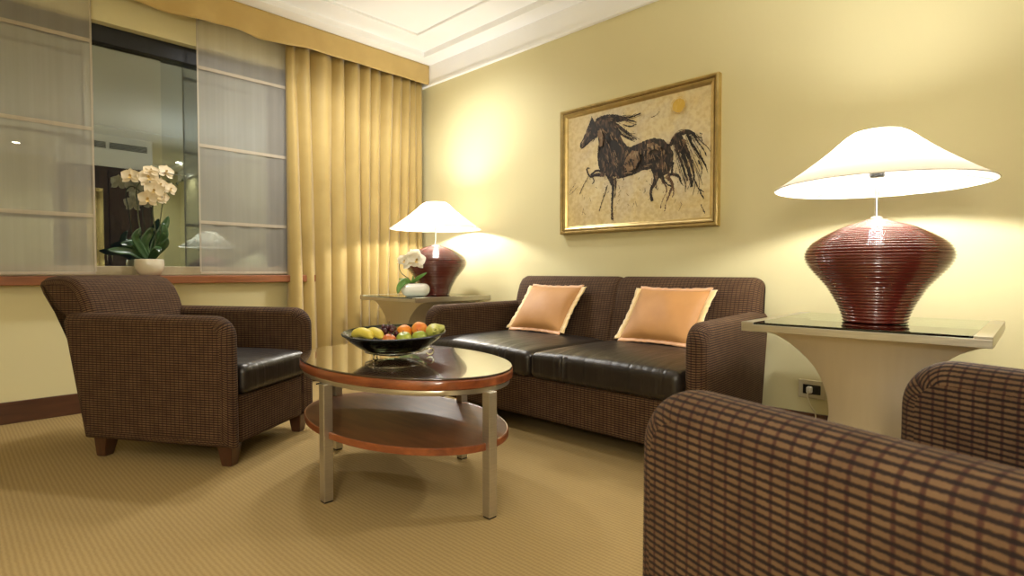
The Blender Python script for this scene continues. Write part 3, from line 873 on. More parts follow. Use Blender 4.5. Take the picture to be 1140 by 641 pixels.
def grapes():
    t = thing('grape_bunch', 'dark red grape bunch in the middle of the fruit bowl', 'fruit', bpos(-.026, .010, .076))
    spots = []; tries = 0
    while len(spots) < 24 and tries < 5000:
        tries += 1
        q = Vector((random.uniform(-.038, .038), random.uniform(-.038, .038), random.uniform(0, .055)))
        if (q.x / .040) ** 2 + (q.y / .040) ** 2 + ((q.z - .012) / .048) ** 2 > 1: continue
        if all((q - s).length > .0150 for s in spots): spots.append(q)
    for q in spots:
        o = link('grape', sphere(.0098, 12, 8, (1, 1, 1.1)), M['grape'], t); o.location = q
    link('stalk', tube([(0, 0, .01), (.004, 0, .05), (.010, .002, .072)], .0016, 6), M['stalk'], t)
grapes()

# ------------------------------------------------------------------ side tables, lamps
def side_table(label, x, y, h, px=0):
    t = thing('side_table', label, 'side table', (x, y, 0), 0, 'metal side tables')
    hw, hd = .372, .365
    bm = BM()
    box(bm, -hw, hw, -hd, hd, h - .036, h - .0085, bev=.002)
    box(bm, -hw, -hw + .045, -hd, hd, h - .009, h, bev=.0015); box(bm, hw - .045, hw, -hd, hd, h - .009, h, bev=.0015)
    link('metal_top', bm, M['steel'], t, smooth=False)
    link('glass_inset', bx(-hw + .0455, hw - .0455, -hd + .002, hd - .002, h - .008, h - .0005, bev=.0015), M['glass_top'], t, smooth=False)
    prof = [(.345, .612), (.325, .607), (.298, .598), (.262, .580), (.222, .550), (.188, .520), (.162, .490), (.142, .458), (.128, .420), (.116, .375), (.111, .330)]
    sc = (h - .036) / .615
    side = [(w, z * sc) for w, z in prof]; low = [(w, (.660 - z) * sc) for w, z in reversed(prof)]
    low = [(w, max(0, z * 1.0)) for w, z in low]
    half = [(.345, h - .036)] + side + low[1:]
    half = [(w, z) for w, z in half if z > .052]
    half += [(.30, .030), (.32, .012), (.32, 0)]
    out = [(-w, z) for w, z in half] + [(w, z) for w, z in reversed(half)]
    link('pedestal', rext(out, -.270, .290, .0015, lambda p, q, w: (p + px, w, q), nr=2, mids=0), M['pewter'], t, sharp=50)
    return t
side_table('metal side table with glass top, left of the sofa before the curtain', .610, -.425, .664)
side_table('metal side table with glass top, right of the sofa by the wall outlet', 3.676, -.565, .655, .026)

def table_lamp(label, x, y, z):
    t = thing('table_lamp', label, 'lamp', (x, y, z), 0, 'table lamps')
    # ribbed vase
    H = .395
    ctrl = [(0, .108), (.027, .113), (.068, .129), (.136, .167), (.204, .224), (.225, .238), (.252, .247), (.280, .241), (.306, .222), (.340, .170), (.366, .122), (.383, .070), (.395, .028)]
    def rad(zz):
        for (z0, r0), (z1, r1) in zip(ctrl, ctrl[1:]):
            if z0 <= zz <= z1: 
                f = (zz - z0) / (z1 - z0); return r0 + (r1 - r0) * f
        return ctrl[-1][1]
    prof = [(0, .002), (.100, .0)]
    # walk the outline by arc length so that the ribs run on over the shoulder
    fine = []
    for k in range(800):
        zz = .395 * k / 799
        r = sum(rad(max(0, min(.395, zz + d))) for d in (-.010, -.005, 0, .005, .010)) / 5
        fine.append((r, zz))
    L = 0; last = -1
    for k in range(1, 800):
        L += math.dist(fine[k - 1], fine[k])
        if L - last < .0015: continue
        last = L
        dr, dz = fine[k][0] - fine[k - 1][0], fine[k][1] - fine[k - 1][1]; dl = math.hypot(dr, dz)
        g = .0055 * (1 - abs(sin(pi * L / .0125)) ** .8)
        prof.append((max(.012, fine[k][0] - g * dz / dl), fine[k][1] + g * dr / dl))
    prof += [(.022, .3965), (0, .398)]
    link('vase_base', lathe(prof, 80), M['vase'], t, sharp=75)
    link('stem', tube([(0, 0, .398), (0, 0, .585)], .0075, 14), M['chrome'], t)
    link('stem_collar', lathe([(.0, .399), (.022, .399), (.020, .404), (.010, .409), (0, .409)], 24), M['chrome'], t)
    so = link('socket', lathe([(0, .560), (.020, .560), (.022, .566), (.022, .572), (.0215, .574), (.0215, .602), (0, .602)], 24), M['whitep'], t)
    link('chrome_ring', lathe([(.0, .557), (.0245, .557), (.0255, .562), (.0255, .571), (.0225, .572)], 24), M['alu'], so)
    link('shade_carrier', lathe([(.020, .600), (.034, .600), (.035, .603), (.034, .606), (.020, .606)], 28), M['alu'], so)
    link('bulb', sphere(.026, 20, 14, (1, 1, 1.1), (0, 0, .618)), M['bulb'], so)
    # flared shade with a soft dome on top
    R, zb = .355, .522
    pr = [(R, zb), (.300, zb + .0365), (.250, zb + .072), (.205, zb + .105), (.165, zb + .137), (.140, zb + .159), (.122, zb + .176), (.106, zb + .190), (.088, zb + .2015), (.080, zb + .205)]
    sh = link('lamp_shade', lathe(pr, 72), M['shade'], t, sharp=80)
    rim = [((R) * cos(2 * pi * k / 72), (R) * sin(2 * pi * k / 72), zb) for k in range(72)]
    link('rim_wire', tube(rim, .0022, 6, closed=True), M['whitep'], sh)
    for k in range(3):
        a = radians(20 + 120 * k)
        link('spoke', tube([(.022 * cos(a), .022 * sin(a), .606), (R * .985 * cos(a), R * .985 * sin(a), zb + .004)], .0013, 5), M['chrome'], sh)
    top = [(.080 * cos(2 * pi * k / 32), .080 * sin(2 * pi * k / 32), zb + .205) for k in range(32)]
    link('top_wire', tube(top, .002, 6, closed=True), M['whitep'], sh)
    return t
L1 = table_lamp('ribbed dark red table lamp, left of the sofa beside a small orchid', .700, -.390, .664)
L2 = table_lamp('ribbed dark red table lamp, larger one at right by the wall outlet', 3.685, -.600, .655)

# ------------------------------------------------------------------ orchids
def petal(bm, mtx, L, W, cup=.25, tipw=.0):
    nu, nv = 6, 4; g = []
    for i in range(nu + 1):
        s = i / nu; w = W * (sin(pi * min(1, s * .93 + .07)) ** .75) * (.55 + .45 * sin(pi * s * .8 + .3)) 
        row = []
        for j in range(-nv // 2, nv // 2 + 1):
            v = j / (nv / 2)
            row.append(bm.verts.new(mtx @ Vector((v * w, s * L, cup * L * (s * s * .5 - .35 * s) + .12 * W * v * v))))
        g.append(row)
    for a, b in zip(g, g[1:]):
        for j in range(len(a) - 1): face(bm, [a[j], a[j + 1], b[j + 1], b[j]])
def flower(parent, loc, size, facing, roll, m):
    f = Vector(facing).normalized(); q = f.to_track_quat('Z', 'Y')
    base = Matrix.Translation(Vector(loc)) @ q.to_matrix().to_4x4() @ Matrix.Rotation(roll, 4, 'Z')
    bm = BM()
    for ang, L, W, dz in ((0, 1, .36, -.02), (128, 1, .34, -.02), (-128, 1, .34, -.02), (62, 1.0, .60, .02), (-62, 1.0, .60, .02)):
        petal(bm, base @ Matrix.Translation((0, 0, dz * size)) @ Matrix.Rotation(radians(ang), 4, 'Z'), L * size, W * size)
    o = link('flower', bm, m, parent, sharp=80)
    bm = BM()
    for ang in (-25, 25, 180):
        petal(bm, base @ Matrix.Translation((0, -.05 * size, .06 * size)) @ Matrix.Rotation(radians(180 + ang), 4, 'Z') @ Matrix.Rotation(radians(38), 4, 'X'), .36 * size, .13 * size, .6)
    link('lip', bm, M['lip'], o, sharp=80)
    return o
def leaf(parent, pts, wid, m, up=(0, 0, 1), fold=.25):
    P = cat_rom(pts, 6); n = len(P); bm = BM(); g = []
    for i, p in enumerate(P):
        t = (P[min(i + 1, n - 1)] - P[max(i - 1, 0)]).normalized(); side = t.cross(Vector(up))
        if side.length < .05: side = t.cross(Vector((1, 0, 0)))
        side.normalize(); nn = side.cross(t)
        s = i / (n - 1); w = wid * (sin(pi * min(.985, s * .86 + .12)) ** .7) * (1 if s < .98 else .3)
        g.append([bm.verts.new(p + side * w * v + nn * abs(v) * w * fold) for v in (-1, -.5, 0, .5, 1)])
    for a, b in zip(g, g[1:]):
        for j in range(4): face(bm, [a[j], a[j + 1], b[j + 1], b[j]])
    o = link('leaf', bm, m, parent, sharp=80); md = o.modifiers.new('s', 'SOLIDIFY'); md.thickness = .002; md.offset = 0
    return o

def window_orchid():
    t = thing('potted_orchid', 'tall cream orchid in a round cream pot on the window sill', 'plant', (.002, -2.168, .824))
    pot = [(0, 0), (.046, 0), (.060, .008), (.074, .030), (.082, .058), (.083, .080), (.080, .104), (.0765, .106), (.075, .100), (.077, .078), (.070, .045), (0, .040)]
    link('pot', lathe(pot, 40), M['creampot'], t)
    link('potting_bark', lathe([(0, .093), (.04, .095), (.0755, .090)], 24), M['soil'], t)
    s1 = cat_rom([(0, .01, .09), (.01, .035, .25), (.02, .020, .42), (.05, .03, .56), (.075, .06, .655), (.07, .14, .655), (.05, .20, .662)], 6)
    link('stem', tube(s1, [.0042, .0022], 7), M['stem'], t)
    s2 = cat_rom([(0, -.02, .09), (.005, -.045, .25), (.01, -.06, .42), (.04, -.07, .55), (.07, -.03, .60), (.08, .02, .57), (.08, .06, .50)], 6)
    link('stem', tube(s2, [.0042, .0024], 7), M['stem'], t)
    s3 = cat_rom([(0, .03, .09), (.01, .058, .24), (.015, .062, .36), (.02, .09, .52), (.01, .16, .60), (0, .205, .635)], 6)
    link('stem', tube(s3, [.0038, .0018], 7), M['stem'], t)
    for p in ((.0, .200, .637), (.003, .165, .607)):
        o = link('bud', sphere(.008, 10, 8, (1, 1, 1.3)), M['stem'], t); o.location = p
    D = Vector((.9, -.2, .06))
    blooms = [((.060, -.105, .615), .056, (.8, -.4, .15)), ((.085, -.015, .615), .066, (.9, -.15, .1)), ((.080, .000, .660), .050, (.7, -.1, .5)),
              ((.095, .010, .535), .064, (.9, -.25, -.05)), ((.090, -.022, .482), .060, (.9, -.3, -.15)), ((.070, .035, .500), .050, (.8, .1, -.1)),
              ((.070, .085, .665), .054, (.8, .2, .25)), ((.060, .110, .560), .045, (.8, .3, 0)), ((.060, .070, .500), .042, (.8, .4, -.2)), ((.070, .050, .580), .050, (.85, .2, 0))]
    for k, (p, s, f) in enumerate(blooms): flower(t, p, s, f, random.uniform(-.3, .3), M['petal'])
    leaves = [[(0, 0, .09), (.02, -.05, .17), (.05, -.085, .24), (.07, -.06, .30)], [(0, 0, .09), (.0, .05, .19), (.03, .08, .27), (.04, .075, .34)], [(0, 0, .09), (.03, .03, .15), (.07, .07, .20), (.085, .085, .24)],
              [(0, 0, .09), (.01, -.03, .20), (.03, .0, .28), (.05, .02, .30)], [(0, 0, .09), (.02, -.10, .15), (.03, -.17, .155), (.03, -.225, .16)], [(0, 0, .09), (.03, .02, .14), (.08, .03, .17), (.10, .035, .15)],
              [(0, 0, .09), (-.01, .04, .22), (.0, .09, .33), (.01, .11, .39)], [(0, 0, .09), (.02, -.08, .19), (.03, -.12, .20), (.04, -.16, .195)]]
    for k, l in enumerate(leaves): leaf(t, l, .026, M['leaf'], up=(1, .1, .35))
window_orchid()

def table_orchid():
    # oblong white vase lying across the near corner of the side table
    t = thing('potted_orchid', 'small white orchid in an oval white vase on the left side table', 'plant', (.775, -.640, .664), radians(44))
    def fn(p): return (p.x, p.y, p.z)
    body = rbox(.215, .105, .098, .0485, (8, 4, 2), lambda x, y, z: (x * (1 + .03 * (z / .05)), y, z + .0), center=(0, 0, .049))
    link('vase', body, M['porcelain'], t)
    link('potting_bark', sphere(.026, 14, 8, (1.6, .8, .25), (-.03, 0, .096)), M['soil'], t)
    st = cat_rom([(-.03, 0, .095), (-.055, 0, .135), (-.105, 0, .175), (-.122, 0, .225), (-.100, -.01, .275), (-.06, -.015, .290), (0, -.02, .285)], 6)
    link('stem', tube(st, [.0035, .0022], 7), M['stem'], t)
    view = (.75, -.6, .0)
    inv = Matrix.Rotation(-radians(44), 3, 'Z') @ Vector((.80, -.58, .05))
    for p, s, r in (((-.035, -.03, .262), .074, .2), ((.012, -.035, .268), .074, -.2), ((-.005, -.02, .300), .062, .5), ((-.078, -.03, .265), .052, -.4), ((-.102, -.02, .275), .032, .1)):
        flower(t, p, s, (inv.x + random.uniform(-.3, .3), inv.y, inv.z + random.uniform(-.1, .4)), r, M['petalw'])
    for k, (l, w, m) in enumerate((([(-.03, 0, .092), (-.07, -.03, .115), (-.108, -.055, .075), (-.122, -.062, .022)], .024, M['leafl']), ([(-.03, 0, .095), (.01, -.02, .130), (.05, -.03, .155), (.088, -.03, .178)], .013, M['leafl']),
              ([(-.03, 0, .095), (-.06, 0, .122), (-.10, .0, .128), (-.128, 0, .130)], .009, M['leafl']), ([(-.03, 0, .095), (-.02, 0, .13), (-.018, 0, .16)], .008, M['leafl']), ([(-.03, 0, .095), (.0, -.01, .115), (.03, -.02, .125)], .009, M['leafl']))):
        leaf(t, l, w, m, up=(.2, -1, .3))
table_orchid()

# ------------------------------------------------------------------ painting
HORSE = {
'head' : [(-0.328, 0.33), (-0.316, 0.356), (-0.3, 0.324), (-0.272, 0.306), (-0.258, 0.261), (-0.276, 0.213), (-0.313, 0.201), (-0.35, 0.182), (-0.388, 0.156), (-0.415, 0.158), (-0.422, 0.184), (-0.398, 0.222), (-0.37, 0.261), (-0.351, 0.302)] ,
'neck' : [(-0.295, 0.323), (-0.261, 0.345), (-0.205, 0.33), (-0.139, 0.294), (-0.104, 0.233), (-0.082, 0.175), (-0.036, 0.108), (-0.006, 0.047), (-0.02, -0.014), (-0.083, -0.065), (-0.169, -0.077), (-0.236, -0.041), (-0.266, 0.019), (-0.271, 0.095), (-0.249, 0.129), (-0.258, 0.186), (-0.281, 0.246)] ,
'body' : [(-0.095, 0.123), (-0.011, 0.106), (0.051, 0.118), (0.1, 0.132), (0.159, 0.136), (0.216, 0.12), (0.263, 0.078), (0.291, 0.024), (0.287, -0.046), (0.261, -0.097), (0.213, -0.111), (0.167, -0.102), (0.135, -0.057), (0.082, -0.054), (0.022, -0.071), (-0.055, -0.086), (-0.115, -0.087), (-0.132, -0.026)] ,
}
PATCH = {
'flank' : [(-0.035, 0.047), (0.006, 0.077), (0.055, 0.066), (0.063, 0.01), (0.027, -0.04), (-0.026, -0.054), (-0.06, -0.008)] ,
'haunch' : [(0.114, 0.102), (0.159, 0.109), (0.203, 0.074), (0.211, 0.046), (0.173, 0.065), (0.138, 0.06), (0.115, 0.029)] ,
'neckpatch' : [(-0.267, 0.253), (-0.24, 0.263), (-0.222, 0.204), (-0.226, 0.149), (-0.249, 0.138)] ,
}
STROKES = {
'mane' : [[(-0.284, 0.334, 0.0124), (-0.205, 0.338, 0.0217), (-0.117, 0.317, 0.0186), (-0.012, 0.3, 0.0093), (0.063, 0.31, 0.0031)], [(-0.25, 0.343, 0.0155), (-0.139, 0.303, 0.0279), (-0.043, 0.288, 0.0155), (0.033, 0.256, 0.0046)], [(-0.161, 0.298, 0.0217), (-0.085, 0.242, 0.0186), (-0.022, 0.188, 0.0109), (0.036, 0.145, 0.0046)], [(-0.139, 0.276, 0.0217), (-0.095, 0.213, 0.0186), (-0.042, 0.174, 0.0109), (0.01, 0.151, 0.0046)], [(-0.273, 0.343, 0.0077), (-0.194, 0.345, 0.0124), (-0.107, 0.326, 0.0077), (-0.043, 0.302, 0.0031)], [(-0.319, 0.364, 0.0046), (-0.328, 0.339, 0.0077), (-0.342, 0.3, 0.0077)], [(-0.172, 0.291, 0.0217), (-0.128, 0.228, 0.0279), (-0.095, 0.159, 0.0217), (-0.069, 0.11, 0.0077)], [(-0.07, 0.261, 0.0077), (-0.012, 0.24, 0.0077), (0.033, 0.245, 0.0031)]] ,
'foreleg' : [[(-0.214, -0.049, 0.0279), (-0.282, -0.041, 0.0217), (-0.328, -0.047, 0.0139), (-0.354, -0.013, 0.0124), (-0.357, 0.014, 0.0077), (-0.335, 0.011, 0.0062)], [(-0.328, -0.039, 0.0155), (-0.282, -0.014, 0.0124), (-0.236, -0.022, 0.0217)], [(-0.172, -0.058, 0.0465), (-0.145, -0.134, 0.0232), (-0.149, -0.207, 0.017), (-0.153, -0.281, 0.0124), (-0.152, -0.358, 0.0093)], [(-0.132, -0.081, 0.0248), (-0.123, -0.137, 0.0093), (-0.131, -0.209, 0.0046)], [(-0.189, -0.122, 0.0062), (-0.22, -0.201, 0.0062), (-0.255, -0.291, 0.0077)]] ,
'hindleg' : [[(0.182, -0.087, 0.0527), (0.167, -0.142, 0.0279), (0.144, -0.179, 0.0201), (0.139, -0.217, 0.0186), (0.149, -0.259, 0.0217)], [(0.209, -0.104, 0.0341), (0.237, -0.15, 0.0124), (0.279, -0.18, 0.0077)], [(0.256, -0.101, 0.0217), (0.324, -0.121, 0.0155), (0.342, -0.162, 0.0077), (0.36, -0.185, 0.0046)], [(0.292, -0.033, 0.0139), (0.283, -0.096, 0.0124), (0.324, -0.126, 0.0109)]] ,
'tail' : [[(0.267, 0.071, 0.0217), (0.303, 0.115, 0.031), (0.353, 0.136, 0.0279), (0.415, 0.122, 0.0186), (0.438, 0.092, 0.0062)], [(0.309, 0.114, 0.031), (0.336, 0.047, 0.0279), (0.373, -0.041, 0.0232), (0.4, -0.127, 0.0217), (0.413, -0.197, 0.0155)], [(0.336, 0.121, 0.0248), (0.363, 0.042, 0.0217), (0.399, -0.037, 0.0155), (0.426, -0.13, 0.0124), (0.41, -0.194, 0.0077)], [(0.38, 0.122, 0.0186), (0.416, 0.051, 0.0155), (0.451, -0.004, 0.0109), (0.494, -0.074, 0.0077), (0.506, -0.111, 0.0046)], [(0.296, 0.095, 0.0217), (0.322, 0.016, 0.0155), (0.355, -0.072, 0.0124), (0.386, -0.158, 0.0109)], [(0.415, 0.116, 0.0124), (0.45, 0.061, 0.0077), (0.479, 0.024, 0.0062), (0.503, -0.027, 0.0046)], [(0.424, 0.095, 0.0077), (0.467, 0.088, 0.0046), (0.476, 0.057, 0.0031)], [(0.458, 0.116, 0.0062), (0.475, 0.105, 0.0046)], [(0.354, 0.093, 0.0217), (0.39, 0.006, 0.0139), (0.417, -0.08, 0.0109)], [(0.451, -0.044, 0.0077), (0.474, -0.096, 0.0062), (0.469, -0.144, 0.0031)], [(0.426, -0.147, 0.0062), (0.453, -0.207, 0.0062), (0.489, -0.275, 0.0062)], [(0.471, -0.306, 0.0046), (0.497, -0.361, 0.0077)], [(0.461, -0.216, 0.0062), (0.489, -0.235, 0.0062)]] ,
'splash' : [[(-0.34, -0.041, 0.0062), (-0.387, -0.099, 0.0046), (-0.423, -0.167, 0.0046)], [(-0.435, -0.103, 0.0046), (-0.484, -0.141, 0.0031), (-0.509, -0.154, 0.0031)], [(-0.46, -0.081, 0.0031), (-0.509, -0.139, 0.0031)], [(-0.317, -0.05, 0.0062), (-0.298, -0.08, 0.0077), (-0.316, -0.101, 0.0046)], [(-0.271, 0.104, 0.0062), (-0.215, 0.092, 0.0077), (-0.17, 0.093, 0.0062)], [(0.049, 0.302, 0.0046), (0.061, 0.307, 0.0062)], [(0.138, 0.267, 0.0031), (0.177, 0.277, 0.0031), (0.196, 0.294, 0.0031)]] ,
}
WASH = [[(0.246, -0.109, 0.0341), (0.284, -0.164, 0.0186), (0.27, -0.221, 0.0109), (0.244, -0.278, 0.0077), (0.233, -0.337, 0.0046)], [(0.209, -0.121, 0.0155), (0.247, -0.193, 0.0109), (0.22, -0.259, 0.0062), (0.203, -0.309, 0.0046)], [(0.284, -0.164, 0.0124), (0.295, -0.215, 0.0062), (0.285, -0.248, 0.0046)], [(-0.148, -0.309, 0.0139), (-0.143, -0.364, 0.0077)]]

def painting():
    PX, PZ = 2.243, 1.543
    t = thing('painting', 'gilt-framed painting of a dark running horse above the sofa', 'painting', (PX, 0, PZ))
    hw, hh = .572, .432
    bm = BM()
    # moulded frame: profile (inset from the outer edge, distance from the wall)
    prof = [(0, 0), (0, .040), (.006, .046), (.016, .044), (.022, .036), (.034, .034), (.044, .028), (.050, .020), (.054, .018), (.054, .006)]
    mi = [(i, d) for i, d in prof]
    rings = []
    for i, d in mi:
        a, b = hw - i, hh - i
        rings.append([bm.verts.new((sx * a, -d, sz * b)) for sx, sz in ((-1, -1), (1, -1), (1, 1), (-1, 1))])
    for r0, r1 in zip(rings, rings[1:]):
        for k in range(4): face(bm, [r0[k], r0[(k + 1) % 4], r1[(k + 1) % 4], r1[k]])
    fr = link('frame', bm, M['gold'], t, sharp=35)
    for (ins, d) in ((.0225, .0365),):
        bm = BM()
        a, b, w = hw - ins, hh - ins, .004
        for q in ((-a, a, b - w, b), (-a, a, -b, -b + w), (-a, -a + w, -b, b), (a - w, a, -b, b)):
            box(bm, q[0], q[1], -d - .0005, -d + .003, q[2], q[3])
        link('frame_groove', bm, M['golddark'], fr, smooth=False)
    cw, chh = hw - .053, hh - .053
    link('canvas', bx(-cw, cw, -.016, -.006, -chh, chh), M['canvas'], t, smooth=False)
    Y0 = -.0164
    def clampp(p): return (max(-cw, min(cw, p[0] * .985)), max(-chh, min(chh, p[1] * .985)))
    layer = [0]
    def poly(bm, pts, jit):
        y = Y0 - .00004 * layer[0]; layer[0] += 1
        q = [clampp(p) for p in strip_poly(pts, jit)]
        f = face(bm, [bm.verts.new((x, y, z)) for x, z in q])
        if f: bmesh.ops.triangulate(bm, faces=[f], quad_method='BEAUTY', ngon_method='EAR_CLIP')
    def stroke(bm, pts, jit):
        y = Y0 - .00004 * layer[0]; layer[0] += 1
        P = cat_rom([(a, b, w) for a, b, w in pts], 10); L = []; R = []
        for i, p in enumerate(P):
            d = (P[min(i + 1, len(P) - 1)] - P[max(i - 1, 0)]); d = Vector((d.x, d.y)); d.normalize() if d.length else None
            n = Vector((-d.y, d.x)); w = max(.0012, p.z) / 2
            L.append(Vector((p.x, p.y)) + n * (w + random.gauss(0, jit))); R.append(Vector((p.x, p.y)) - n * (w + random.gauss(0, jit)))
        vl = [bm.verts.new((clampp(a)[0], y, clampp(a)[1])) for a in L]; vr = [bm.verts.new((clampp(a)[0], y, clampp(a)[1])) for a in R]
        for i in range(len(P) - 1): face(bm, [vl[i], vl[i + 1], vr[i + 1], vr[i]])
    bm = BM()
    for s in WASH: stroke(bm, s, .0025)
    for _ in range(26):     # faint brown spatter around the legs
        x = random.uniform(-.42, .46); z = random.uniform(-.30, -.08)
        stroke(bm, [(x, z, .003), (x + random.uniform(-.02, .02), z - random.uniform(.01, .05), .002)], .0006)
    nwash = len(bm.faces)
    for k in ('head', 'neck', 'body'): poly(bm, HORSE[k], .0018)
    for k, ss in STROKES.items():
        for s in ss: stroke(bm, s, .0016)
    for s in STROKES['tail'][:6] + STROKES['mane'][:4]:       # dry-brush hairs along mane and tail
        for _ in range(3):
            dx, dz = random.gauss(0, .014), random.gauss(0, .012)
            stroke(bm, [(a + dx * (i + 1) * .5, b + dz * (i + 1) * .5, .003) for i, (a, b, w) in enumerate(s)], .0008)
    for _ in range(70):     # ink spatter round mane, legs and chest
        cx_, cz_ = random.choice([(-.05, .25), (-.15, -.12), (.16, -.16), (-.33, -.04), (.30, -.10), (.42, .08)])
        x = cx_ + random.gauss(0, .05); z = cz_ + random.gauss(0, .05); a = random.uniform(-2.6, -.4); l = random.uniform(.006, .028)
        stroke(bm, [(x, z, .003), (x + l * cos(a), z + l * sin(a), random.uniform(.001, .005))], .0006)
    for _ in range(60):
        x = random.uniform(.30, .50); z = random.uniform(-.05, .13); 
        stroke(bm, [(x, z, .003), (x + random.uniform(0, .02), z - random.uniform(.005, .03), .001)], .0005)
    nink = len(bm.faces)
    for k, v in PATCH.items(): poly(bm, v, .0022)
    for x0, z0, ang in [(-.22, .26, -1.2), (-.20, .18, -1.3), (-.17, .22, -1.2), (-.15, .10, -1.4), (-.20, .05, -1.5), (-.12, .03, -1.2), (-.05, .09, -1.5), (.09, .09, -1.6), (.12, .02, -1.4), (.17, .03, -1.3), (.20, -.02, -1.3), (.23, .05, -1.5), (.25, -.03, -1.6), (.10, -.02, .1), (-.05, -.06, .1), (-.37, .21, -2.0), (-.33, .26, -1.9), (.17, -.09, -1.4), (-.16, -.03, -1.5), (-.10, .17, -.9), (-.19, .31, -.2), (-.12, .27, -.7), (.36, .07, -1.3), (.40, -.02, -1.4), (.33, .09, -.5)]:
        for _ in range(3):
            x = x0 + random.gauss(0, .016); z = z0 + random.gauss(0, .016); l = random.uniform(.02, .05); a = ang + random.gauss(0, .18)
            stroke(bm, [(x, z, .0035), (x + l * .5 * cos(a), z + l * .5 * sin(a), .0055), (x + l * cos(a), z + l * sin(a), .0015)], .0012)
    nlight = len(bm.faces)
    for x0, z0, n_, sp in ((.005, .01, 16, .035), (.165, .08, 12, .03), (-.235, .20, 9, .022), (-.05, -.03, 8, .03)):
        for _ in range(n_):
            x = x0 + random.gauss(0, sp); z = z0 + random.gauss(0, sp); a = random.gauss(-1.5, .4); l = random.uniform(.02, .055)
            stroke(bm, [(x, z, .003), (x + l * .5 * cos(a) + .004, z + l * .5 * sin(a), random.uniform(.004, .010)), (x + l * cos(a), z + l * sin(a), .002)], .0012)
    bm.faces.ensure_lookup_table(); bm.faces.index_update()
    for f in bm.faces: f.material_index = 0 if nwash <= f.index < nink or f.index >= nlight else (1 if f.index < nwash else 2)
    hf_ = link('horse_figure', bm, M['ink'], t, smooth=False)
    hf_.data.materials.append(M['wash']); hf_.data.materials.append(M['umber'])
    bm = BM(); poly(bm, [(.330 + .042 * cos(2 * pi * k / 24), .300 + .042 * sin(2 * pi * k / 24)) for k in range(24)], .0012)
    for k in range(6):
        a = k / 6 * 2 * pi
        stroke(bm, [(.330 + .050 * cos(a + s), .300 + .050 * sin(a + s), .003) for s in (0, .25, .5, .75)], .001)
    link('sun_disc', bm, M['sun'], t, smooth=False)
painting()

# ------------------------------------------------------------------ wall outlet and cords
def outlet():
    t = thing('wall_outlet', 'cream wall outlet plate with black insert above the baseboard', 'outlet', (3.308, 0, .245))
    link('plate', rbox(.128, .010, .094, .004, (2, 2, 2), center=(0, -.005, 0)), M['cream'], t)
    link('socket_module', rbox(.082, .004, .048, .0015, (2, 2, 2), center=(0, -.0115, 0)), M['blackp'], t)
    bm = BM()
    for x in (.022,): box(bm, x - .012, x + .012, -.0145, -.013, -.016, .016, bev=.001)
    link('blank_cover', bm, M['blackp'], t, smooth=False)
outlet()
def plug_cord():
    t = thing('power_cord', 'white plug and cord in the wall outlet below the right lamp', 'cord', (3.302, -.0135, .245))
    link('plug', rbox(.026, .030, .034, .008, (2, 2, 2), center=(0, -.0155, 0)), M['whitep'], t)
    pts = cat_rom([(0, -.028, -.004), (-.003, -.040, -.030), (.012, -.034, -.075), (.032, -.026, -.115), (.034, -.026, -.165), (.060, -.05, -.225), (.16, -.08, -.241), (.30, -.10, -.241)], 8)
    link('cable', tube(pts, .0032, 8), M['cream'], t)
plug_cord()
o = link('floor_cord', tube(cat_rom([(.235, -1.16, .0055), (.215, -1.11, .005), (.205, -1.06, .012), (.16, -1.03, .005)], 6), .005, 8), M['blackp'])
tag(o, 'short dark cord on the carpet behind the left armchair, before the curtain', 'cord')

# ------------------------------------------------------------------ far end of the room (seen mirrored in the window)
bm = BM(); box(bm, 5.02, 5.14, -2.00, -.93, 2.31, CEIL + .1)
struct('wall_inner', bm, M['white'], smooth=False)
wd = thing('wardrobe', 'dark wood wardrobe with mirror, reflected in the window behind the orchid', 'wardrobe', (5.32, -1.465, 0))
link('carcass', bx(-.28, .28, -.535, .535, 0, 2.31, bev=.004), M['darkwood'], wd, smooth=False)
for s in (-1, 1):
    d = link('door', bx(-.302, -.281, s * .266 - .262, s * .266 + .262, .06, 2.25, bev=.004), M['darkwood'], wd, smooth=False)
    link('handle', tube(cat_rom([(-.302, s * .03, 1.0), (-.325, s * .03, 1.01), (-.325, s * .03, 1.14), (-.302, s * .03, 1.15)], 5), .005, 8), M['chrome'], d)
mm, nt, bs, out = mat('mirror_silver'); bs.inputs['Metallic'].default_value = 1; bs.inputs['Roughness'].default_value = .01; bs.inputs['Base Color'].default_value = (.85, .87, .85, 1)
link('mirror', bx(-.309, -.303, -.47, -.06, .55, 2.0, bev=.002), mm, wd, smooth=False)
v = thing('air_vent', 'slotted air vent high on the far wall, reflected in the window', 'vent', (5.02, -1.465, 2.60))
link('vent_frame', bx(-.008, 0, -.50, .50, -.055, .055), M['white'], v, smooth=False)
for k in range(5):
    for s in (-1, 1):
        link('slat', bx(-.011, -.0075, s * .245 - .225, s * .245 + .225, -.040 + k * .018, -.030 + k * .018), M['alu'], v, smooth=False)

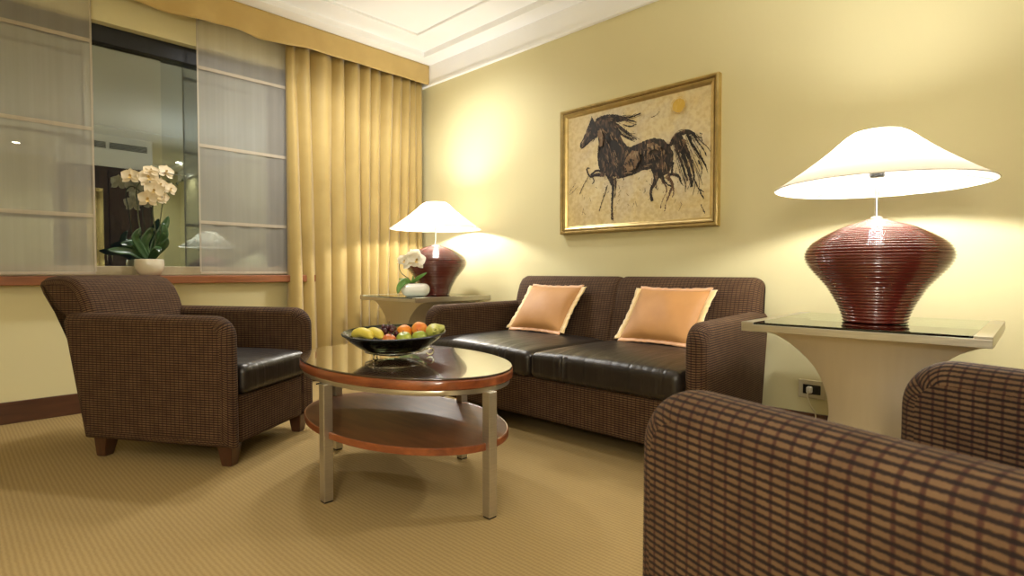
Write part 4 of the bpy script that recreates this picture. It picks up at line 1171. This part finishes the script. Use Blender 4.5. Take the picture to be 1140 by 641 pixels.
# ------------------------------------------------------------------ lights
def downlight(x, y, w, label=None, cone=118, z=CEIL + .035):
    li = bpy.data.lights.new('downlight_beam', 'SPOT'); li.energy = w; li.color = (1, .88, .68)
    li.spot_size = radians(cone); li.spot_blend = .8; li.shadow_soft_size = .09
    t = thing('ceiling_light', label or 'round recessed ceiling downlight reflected in the window', 'light', (x, y, z), 0, 'recessed downlights')
    link('trim_ring', lathe([(.045, -.004), (.060, -.004), (.062, 0), (.043, 0), (.045, -.004)], 28), M['whitep'], t)
    link('lamp_face', lathe([(0, -.0025), (.045, -.0025)], 24), M['dl'], t)
    o = bpy.data.objects.new('downlight_beam', li); C.objects.link(o); o.parent = t; o.location = (0, 0, -.012)
    return t
M['dl'] = emit_mat('downlight_face', (1, .9, .72), 60)
DL = 60; SP = 98
downlight(6.5, -2.30, DL, 'recessed ceiling downlight reflected in the left panel blind')
downlight(6.44, -.20, DL, 'recessed ceiling downlight reflected in the window glass right of the orchid')
for x, y, k in ((.80, -1.5, 1.0), (.85, -.75, .9), (4.4, -4.3, 1.1), (5.8, -4.3, 1.2), (6.2, -1.4, 1.3), (3.2, -4.6, .6)):  # unseen fill spots without fixtures, added to brighten walls, floor and ceiling
    li = bpy.data.lights.new('fill_spot', 'SPOT'); li.energy = SP * k; li.color = (1, .975, .93)
    li.spot_size = radians(150); li.spot_blend = .9; li.shadow_soft_size = .12
    o = bpy.data.objects.new('fill_spot', li); C.objects.link(o); o.location = (x, y, CEIL + .02)
li = bpy.data.lights.new('standing_lamp', 'POINT'); li.energy = 62; li.color = (1, .93, .80); li.shadow_soft_size = .22
o = bpy.data.objects.new('standing_lamp', li); C.objects.link(o); o.location = (4.62, -4.0, 1.42)
for lamp, w in ((L1, 31), (L2, 38)):
    li = bpy.data.lights.new('bulb_light', 'POINT'); li.energy = w; li.color = (1, .965, .90); li.shadow_soft_size = .045
    o = bpy.data.objects.new('bulb_light', li); C.objects.link(o); o.parent = lamp; o.location = (0, 0, .645)


w = bpy.data.worlds.new('night'); bpy.context.scene.world = w; w.use_nodes = True
w.node_tree.nodes['Background'].inputs[0].default_value = (.010, .012, .018, 1)
w.node_tree.nodes['Background'].inputs[1].default_value = 1.0

# ------------------------------------------------------------------ camera
cam = bpy.data.cameras.new('camera'); co = bpy.data.objects.new('camera', cam); C.objects.link(co)
yaw, pitch = 0.803146, 0.0298182
fw = Vector((-cos(yaw) * cos(pitch), sin(yaw) * cos(pitch), -sin(pitch)))
co.location = (4.1509, -3.10, .85)
co.rotation_euler = fw.to_track_quat('-Z', 'Y').to_euler()
cam.sensor_width = 36; cam.lens = 612.574 * 36 / 1140; cam.clip_start = .02
cam.dof.use_dof = True; cam.dof.focus_distance = 3.2; cam.dof.aperture_fstop = 7.1
sc = bpy.context.scene
sc.camera = co
sc.view_settings.view_transform = 'Standard'; sc.view_settings.look = 'None'
sc.view_settings.exposure = 0.58; sc.view_settings.gamma = 1.0; sc.view_settings.use_curve_mapping = False
sc.cycles.use_denoising = True
sc.cycles.max_bounces = 10; sc.cycles.diffuse_bounces = 6; sc.cycles.transparent_max_bounces = 16
sc.cycles.sample_clamp_indirect = 6
